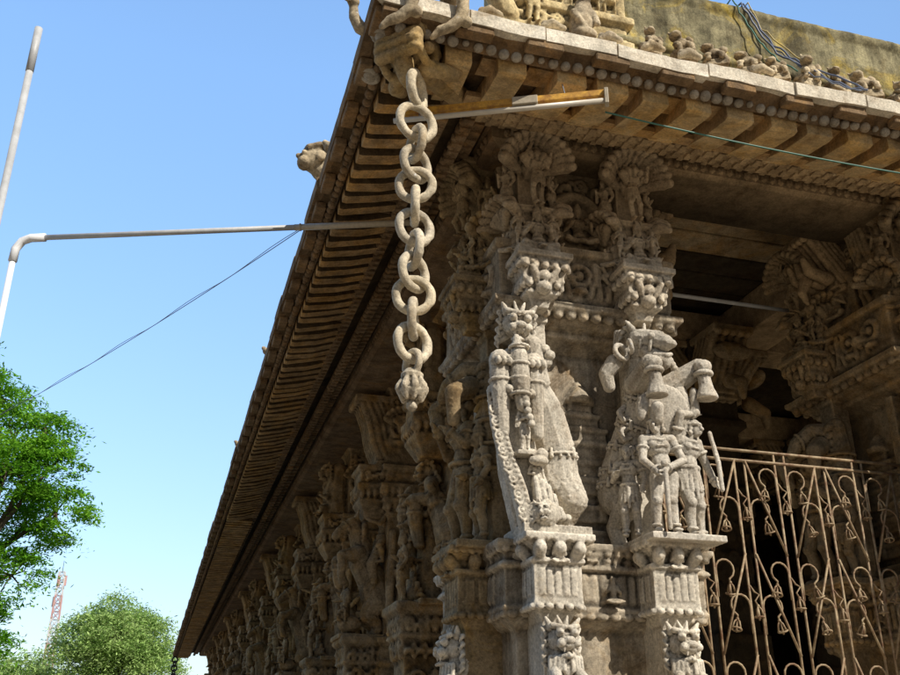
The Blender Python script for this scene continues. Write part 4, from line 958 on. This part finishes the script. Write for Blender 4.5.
As = [0.0, .8, 1.6, 2.4]; Bs = [.4, 1.2, 2.0]
for x in As + Bs:
    for d in (-.05, .05):
        if 0 <= x + d <= X1 + .05: gpart('bar', [(x + d, .004, gz(1.38)), (x + d, .004, gz(4.06 if x in Bs else TOP))], .0105)
tiers = [TOP, TOP - .8, TOP - 1.6, TOP - 2.4]
for ti, zt in enumerate(tiers):
    zb = max(zt - .8, 1.38)
    for x in As:
        for sx in (-1, 1):
            xe = x + sx * (.05 + .30 * (zt - zb) / .8)
            if -.01 <= xe <= X1 + .02: gpart('diagonal_bar', [(x + sx * .05, -.008, gz(zt)), (xe, -.008, gz(zb))], .010)
    if zt - .6 < 1.5: continue
    for x in As:
        for sx in (-1, 1):
            if 0 < x + sx * .25 < X1: hook(x + sx * .06, zt - .42, sx)
        if zt - .4 > 1.6: wiggle(x, zt - .42, 1)
    for x in Bs:
        for sx in (-1, 1): hook(x + sx * .06, zt - .14, sx, .082)
        wiggle(x, zt - .34, 1)
# folded-back slanting stay bars at the right end
for a, b in (((2.62, -.02, 4.06), (2.62, -.02, 1.4)), ((2.45, -.03, 3.96), (2.35, -.85, 3.0)), ((2.4, -.06, 3.3), (2.3, -.85, 2.5))): gpart('stay_bar', [(a[0], a[1], gz(a[2])), (b[0], b[1], gz(b[2]))], .012)

# wooden slatted door in the dark gap behind the corner pier
door = empty('slatted_door', (.95, 2.05, FLOOR)); tag(door, 'dark red brown slatted wooden door in the gap behind the corner pier', 'door')
mb = MB()
for k in range(9): mb.box((0, -.36 + k * .09, 1.1), (.03, .055, 2.2))
mb.build('slat', M_WOOD, door); mb = MB(); mb.box((.02, 0, .1), (.04, .86, .1)); mb.box((.02, 0, 1.1), (.04, .86, .1)); mb.box((.02, 0, 2.16), (.04, .86, .1)); mb.build('door_frame', M_WOOD, door)

# ------------------------------------------------------------------ lamp, pipes, wires
lamp = empty('tube_lamp', (-.38, -1.02, 6.05)); tag(lamp, 'white fluorescent tube on yellow wooden batten slung beneath the front eave', 'lamp')
d = np.array((1.43, -.68, 0.)); d /= np.linalg.norm(d); a0 = -d * .80; a1 = d * .80
mb = MB(); mb.limb(a0, a1, .021, .021, 14, False); mb.build('tube', M_TUBE, lamp, 0, True)
nrm = np.array((-d[1], d[0], 0)); ang = math.atan2(d[1], d[0])
mb = MB(); mb.box(np.array((0, 0, .075)) + d * .02 + nrm * .02, (1.55, .05, .055), (0, 0, ang)); mb.build('batten', M_BATTEN, lamp, .004)
mb = MB(); mb.box(a1 + (0, 0, .03), (.03, .06, .14), (0, 0, ang)); mb.build('end_cap', M_CAP, lamp, .004); mb = MB(); mb.box(d * .2 + (0, 0, .055), (.19, .07, .07), (0, 0, ang)); mb.build('ballast_box', M_CAP, lamp, .004)
mb = MB(); mb.tube([a0 + d * .2 + (0, 0, 0), a0 + d * .2 + (0, .1, .45)], .004, 5); mb.tube([d * .5 + (0, 0, .08), d * .5 + (0, .1, .42)], .004, 5); mb.build('hanger_wire', M_WIRE, lamp)

pipe = empty('steel_pipe', (-3.9, 2.1, 6.1)); tag(pipe, 'thin grey horizontal pipe with white elbow running in under the side eave', 'pipe')
p0 = np.array((-3.92, 2.11, 6.1)); p1 = np.array((-1.54, 1.20, 6.1)); p2 = np.array((-.55, .82, 6.1)); o_ = np.array((-3.9, 2.1, 6.1))
mb = MB(); mb.tube([p0 - o_, p1 - o_], .026, 10); mb.build('pipe_run', M_PIPE, pipe, 0, True)
mb = MB(); mb.tube([p1 - o_ - (.05, -.02, 0), p2 - o_], .030, 10); mb.ring(p1 - o_, p1 - p0, .03, .008, 12); mb.build('pipe_sleeve', M_CAP, pipe, 0, True)
dd = (p0 - p1) / np.linalg.norm(p0 - p1)
el = [p0 - dd * .12, p0 + dd * .02, p0 + dd * .1 + (0, 0, -.03), p0 + dd * .15 + (0, 0, -.11), p0 + dd * .155 + (0, 0, -.24)]
mb = MB(); mb.tube([e - o_ for e in el], .040, 10); mb.build('elbow', M_PVC, pipe, 0, True)
mb = MB(); mb.tube([el[-1] - o_ + (0, 0, .05), el[-1] - o_ + (0, 0, -5.82)], .028, 10); mb.build('down_pipe', M_PVC, pipe, 0, True)
mb = MB(); mb.tube([(1.4, 1.35, 6.02), (3.95, 1.35, 6.02)], .022, 8); o = mb.build('conduit', M_PIPE, None, 0, True); tag(o, 'thin pale conduit crossing the dark entrance bay between the two piers', 'pipe')
mb = MB(); mb.tube([(0, 0, 0), (.0, .01, 7.7)], .034, 12); mb.tube([(0, .01, 7.6), (.0, .01, 8.12)], .038, 12); o = mb.build('steel_pole', M_PIPE, None, 0, True, loc=(-4.15, 1.6, 0)); tag(o, 'tall pale grey steel pole standing free at the left edge', 'pole')

def wire(name, a, b, sag, r, mat, label, n=24, twist=0):
    mb = MB(); a = np.array(a, float); b = np.array(b, float); pts = []
    for k in range(n + 1):
        u = k / n; p = a * (1 - u) + b * u; p[2] -= sag * 4 * u * (1 - u); pts.append(p)
    mb.tube(pts, r, 5)
    if twist:
        q = [p + np.array((.0, .0, twist * math.sin(k * .9) + twist)) for k, p in enumerate(pts)]; mb.tube(q, r * .8, 5)
    o = mb.build(name, mat, None, 0, True); tag(o, label, 'wire'); return o

wire('overhead_wire', (-1.49, 1.7, 6.35), (-5.88, 10.4, 6.56), .12, .0045, M_WIRE, 'pair of thin twisted wires running from the side eave down to the left', 40, .016)
wire('eave_wire', (.46, -1.1, 6.16), (4.6, -1.22, 6.08), .07, .007, M_GREEN, 'thin green wire strung under the front eave from the tube lamp')
mb = MB()
cab = empty('roof_cables', (2.06, -.82, 7.1)); tag(cab, 'loose bundle of blue, yellow and green cables hanging over the mossy parapet', 'cable')
def cable(pts, r, mat):
    pts = [np.array(p) for p in pts]; q = []
    for i in range(len(pts) - 1):
        for k in range(5):
            u = k / 5; q.append(pts[i] * (1 - u) + pts[i + 1] * u + rng.normal(0, .008, 3))
    q.append(pts[-1]); mb = MB(); mb.tube([p - np.array((2.06, -.82, 7.1)) for p in q], r, 6); mb.build('cable', mat, cab, 0, True)
cable([(2.05, -.5, 7.92), (2.06, -.80, 7.92), (2.20, -.83, 7.6), (2.30, -.90, 7.32), (2.45, -1.1, 7.02), (2.6, -1.3, 6.72), (2.68, -1.42, 6.62)], .009, M_BLUE)
cable([(2.08, -.5, 7.93), (2.10, -.80, 7.92), (2.25, -.84, 7.55), (2.36, -.95, 7.25), (2.5, -1.15, 6.98), (2.7, -1.36, 6.68)], .008, M_BLUE)
cable([(2.12, -.5, 7.92), (2.14, -.81, 7.93), (2.2, -.83, 7.68), (2.36, -.86, 7.5), (2.50, -.95, 7.25), (2.72, -1.05, 6.98), (2.9, -1.06, 6.95)], .006, M_YEL)
cable([(1.9, -.5, 7.93), (1.96, -.81, 7.92), (2.06, -.83, 7.7), (2.14, -.88, 7.42), (2.18, -.98, 7.2), (2.3, -1.1, 6.97)], .007, M_GREEN)
cable([(2.3, -.86, 7.4), (2.34, -.98, 7.2), (2.38, -1.2, 6.86), (2.5, -1.36, 6.66), (2.6, -1.44, 6.58)], .006, M_WIRE)

# ------------------------------------------------------------------ trees, tower
def tree(name, base, h, crown_c, crown_r, n_tip, leaves, leaf, mat, label, flat=.35, seed=1, lobes=None, bark_r=.22):
    r = np.random.default_rng(seed); t = empty(name, base); tag(t, label, 'tree', 'trees beyond the temple')
    cc = np.array(crown_c); cr = np.array(crown_r)
    tips = []
    lobes = lobes if lobes is not None else [(r.normal(0, .55, 3) * cr * .75, r.uniform(.3, .55)) for _ in range(16)]
    while len(tips) < n_tip:
        c, k = lobes[r.integers(len(lobes))]; d = r.normal(0, 1, 3); d /= np.linalg.norm(d)
        p = c + d * cr * k * r.uniform(.55, 1.0) ** .5
        tips.append(cc + p)
    tips = np.array(tips)
    mb = MB(); top = cc + np.array((0, 0, -cr[2] * .3)); mb.tube([(0, 0, 0), top * .35 + np.array((.1, .0, 0)), top * .75, top], [bark_r, bark_r * .8, bark_r * .6, bark_r * .4], 10)
    tr = mb.build('trunk', M_BARK, t, 0, True); mb = MB()
    for i, (c, k) in enumerate(lobes):
        q = cc + c; m = top * .8 + (q - top * .8) * .5 + r.normal(0, .12, 3) * cr * .3
        mb.tube([top * r.uniform(.6, .95), m, q], [bark_r * .4, bark_r * .25, bark_r * .1], 6)
        near = tips[np.argsort(np.linalg.norm(tips - q, axis=1))[:10]]
        for e in near: mb.tube([q, (q + e) / 2 + r.normal(0, .05, 3), e], [bark_r * .09, bark_r * .06, bark_r * .03], 4)
    mb.build('limb', M_BARK, t, 0, True)
    # leaves: folded quads gathered in sprays round each tip
    M_ = n_tip * leaves
    ctr = np.repeat(tips, leaves, 0); spray = r.normal(0, 1, (M_, 3)) * np.array((1, 1, flat)) * np.repeat(r.uniform(.6, 1.3, (n_tip, 1)), leaves, 0) * leaf * 3.0
    ctr = ctr + spray; ctr[:, 2] -= .35 * np.linalg.norm(spray[:, :2], axis=1)
    nrm = r.normal(0, .55, (M_, 3)) + np.array((0, 0, 1.)); nrm /= np.linalg.norm(nrm, axis=1, keepdims=True)
    a = np.cross(nrm, r.normal(0, 1, (M_, 3))); a /= np.linalg.norm(a, axis=1, keepdims=True); b = np.cross(nrm, a)
    sz = leaf * r.uniform(.6, 1.2, (M_, 1))
    v = np.stack([ctr - a * sz, ctr + b * sz * .34, ctr + a * sz, ctr - b * sz * .34], 1).reshape(-1, 3)
    me = bpy.data.meshes.new('crown'); me.vertices.add(len(v)); me.vertices.foreach_set('co', v.ravel()); me.loops.add(len(v)); me.loops.foreach_set('vertex_index', np.arange(len(v)))
    me.polygons.add(M_); me.polygons.foreach_set('loop_start', np.arange(0, len(v), 4)); me.update(calc_edges=True); me.validate()
    me.materials.append(mat); o = bpy.data.objects.new('crown', me); col.objects.link(o); o.parent = t
    return t
lob = [(np.array(p), k) for p, k in (((-.9, 0, 2.1), .38), ((-1.8, -.6, 2.3), .4), ((.1, .2, 1.3), .36), ((-.8, .8, 1.2), .4), ((.9, -.3, .65), .30), ((.2, -.5, .5), .34), ((1.1, .4, .0), .30), ((-.9, -.8, .4), .42), ((.5, .6, -.3), .30), ((-1.9, .3, .9), .45), ((-.3, 0, -.9), .30), ((-1.1, -.4, -1.5), .3), ((-1.9, .6, -1.0), .42), ((-.7, .6, -1.75), .24), ((-2.6, 0, .0), .5), ((-1.2, 0, 2.9), .34), ((-.3, .3, 2.2), .30), ((-.1, .2, -2.2), .26), ((.25, -.3, -2.6), .2), ((.5, .3, -1.3), .26), ((.75, -.2, 1.35), .26))]
tree('feathery_tree', (-7.4, 13.4, 0), 9, (1.75, 0, 6.15), (2.3, 2.3, 2.1), 640, 120, .055, M_LEAF, 'bright green feathery tree reaching in from the left edge', .35, 3, lob)
lob2 = [(np.array(p), k) for p, k in (((0, 0, 1.7), .5), ((-1.7, 0, .6), .5), ((1.7, 0, .5), .5), ((0, -1.4, .4), .5), ((-2.3, -.3, -1.2), .5), ((2.3, -.3, -1.2), .5), ((.6, -1, -1.4), .55), ((-.8, .5, .9), .5), ((.9, .2, 1.1), .45), ((-1.2, -.8, -.6), .45), ((1.4, -.8, -.5), .4))]
tree('round_tree', (-4.55, 55.4, 0), 11, (0, 0, 7.8), (3.4, 3.2, 2.6), 620, 90, .125, M_LEAFD, 'pale hazy round-crowned tree far behind near the eave end', .6, 5, lob2, .3)
tree('low_tree', (-10.2, 60, 0), 8, (0, 0, 5.2), (3.6, 2.5, 2.3), 400, 60, .18, M_LEAFD, 'low pale tree in the bottom left corner below the mast', .6, 8, [(l[0] * np.array((1.1, 1, .8)), l[1]) for l in lob2], .3)
tree('low_tree', (-20, 66, 0), 8, (0, 0, 4.6), (5.0, 3, 2.4), 380, 60, .2, M_LEAFD, 'pale treetop cut off by the left edge of the picture', .6, 9, [(l[0] * np.array((1.4, 1, .9)), l[1]) for l in lob2], .3)
tw = empty('telecom_mast', (-16.1, 143.4, 0)); tag(tw, 'distant red and white lattice telecom mast rising behind the trees', 'mast')
H_ = 26.5; zz = 0; k = 0
while zz < H_ - .1:
    z1 = min(zz + 3.3, H_); mb = MB()
    hw = lambda z: .85 - .45 * z / H_
    for sx, sy in ((-1, -1), (1, -1), (1, 1), (-1, 1)):
        mb.limb((sx * hw(zz), sy * hw(zz), zz), (sx * hw(z1), sy * hw(z1), z1), .09, .09, 5, False)
    for j in range(3):
        za = zz + (z1 - zz) * j / 3; zb_ = zz + (z1 - zz) * (j + 1) / 3; a, b = hw(za), hw(zb_)
        for p, q in (((-a, -a, za), (b, -b, zb_)), ((a, -a, za), (-b, -b, zb_)), ((-a, a, za), (b, b, zb_)), ((a, a, za), (b, -b, zb_)), ((-a, a, za), (-b, -b, zb_)), ((-b, -b, zb_), (b, -b, zb_)), ((-b, b, zb_), (b, b, zb_))): mb.limb(p, q, .05, .05, 4, False)
    mb.build('mast_section', M_RED if k % 2 == 0 else M_WHITE, tw); zz = z1; k += 1
for z, a in ((25.2, 0), (25.0, 2.1), (25.1, 4.2), (22.4, 1), (22.2, 3.4), (18.6, .4), (18.2, 2.6)):
    mb = MB(); mb.box((math.cos(a) * .6, math.sin(a) * .6, z), (.3, .25, 1.4), (0, 0, a)); mb.build('antenna', M_WHITE if z < 24 else M_RED, tw)
mb = MB(); mb.limb((0, 0, 26.4), (0, 0, 28.0), .05, .03, 5); mb.build('lightning_rod', M_IRON, tw)

# ------------------------------------------------------------------ ground, light, camera
mb = MB(); mb.lathe((0, 0, 0), [(.01, -.02), (3000, -.004), (3000, 0), (.01, 0)], 48); g = mb.build('ground', M_GROUND); g['kind'] = 'structure'

SUN_EL = R(41); SUN_AZ = R(150)      # azimuth clockwise from +Y
w = bpy.data.worlds.new('World'); scene.world = w; w.use_nodes = True; t = w.node_tree; bg = t.nodes['Background']
sky = t.nodes.new('ShaderNodeTexSky'); sky.sky_type = 'NISHITA'; sky.sun_disc = False; sky.sun_elevation = SUN_EL; sky.sun_rotation = SUN_AZ
sky.air_density = 1.2; sky.dust_density = 1.6; sky.ozone_density = 1.5; sky.altitude = 50
tc = t.nodes.new('ShaderNodeTexCoord'); dp = t.nodes.new('ShaderNodeVectorMath'); dp.operation = 'DOT_PRODUCT'; dp.inputs[1].default_value = (-.12, .95, .1)
t.links.new(tc.outputs['Generated'], dp.inputs[0])
mr = t.nodes.new('ShaderNodeMapRange'); mr.interpolation_type = 'SMOOTHSTEP'; mr.inputs['From Min'].default_value = -.1; mr.inputs['From Max'].default_value = .75; mr.inputs['To Min'].default_value = .42; mr.inputs['To Max'].default_value = 2.5
t.links.new(dp.outputs['Value'], mr.inputs['Value'])
mul = t.nodes.new('ShaderNodeMixRGB'); mul.blend_type = 'MULTIPLY'; mul.inputs[0].default_value = 1; t.links.new(sky.outputs[0], mul.inputs[1]); t.links.new(mr.outputs[0], mul.inputs[2])
tin = t.nodes.new('ShaderNodeMixRGB'); tin.blend_type = 'MULTIPLY'; tin.inputs[0].default_value = 1; t.links.new(mul.outputs[0], tin.inputs[1]); tin.inputs[2].default_value = (.82, .96, 1.04, 1)
sz = t.nodes.new('ShaderNodeSeparateXYZ'); t.links.new(tc.outputs['Generated'], sz.inputs[0])
hz = t.nodes.new('ShaderNodeValToRGB'); hz.color_ramp.elements[0].position = 0.; hz.color_ramp.elements[0].color = (.60, .50, .50, 1); hz.color_ramp.elements[1].position = .62; hz.color_ramp.elements[1].color = (1, 1, 1, 1); t.links.new(sz.outputs['Z'], hz.inputs[0])
hm = t.nodes.new('ShaderNodeMixRGB'); hm.blend_type = 'MULTIPLY'; hm.inputs[0].default_value = 1; t.links.new(tin.outputs[0], hm.inputs[1]); t.links.new(hz.outputs[0], hm.inputs[2])
t.links.new(hm.outputs[0], bg.inputs[0]); bg.inputs[1].default_value = .14
L = bpy.data.lights.new('Sun', 'SUN'); L.energy = 5.0; L.angle = R(.5); L.color = (1, .93, .82); so = bpy.data.objects.new('sun_lamp', L); col.objects.link(so)
sd = Vector((math.sin(SUN_AZ) * math.cos(SUN_EL), math.cos(SUN_AZ) * math.cos(SUN_EL), math.sin(SUN_EL))); so.rotation_euler = sd.to_track_quat('Z', 'Y').to_euler(); so.location = sd * 40

cam = bpy.data.cameras.new('Camera'); co = bpy.data.objects.new('Camera', cam); col.objects.link(co); scene.camera = co
cam.sensor_width = 36; cam.lens = 36 * 965 / 900; cam.clip_end = 8000; cam.clip_start = .05
co.location = (-2.4, -6.6, 1.6); co.rotation_euler = (R(90 + 23.7), 0, R(-16.4))
scene.view_settings.view_transform = 'Standard'; scene.view_settings.look = 'None'; scene.view_settings.exposure = 0
scene.cycles.max_bounces = 6; scene.cycles.diffuse_bounces = 4
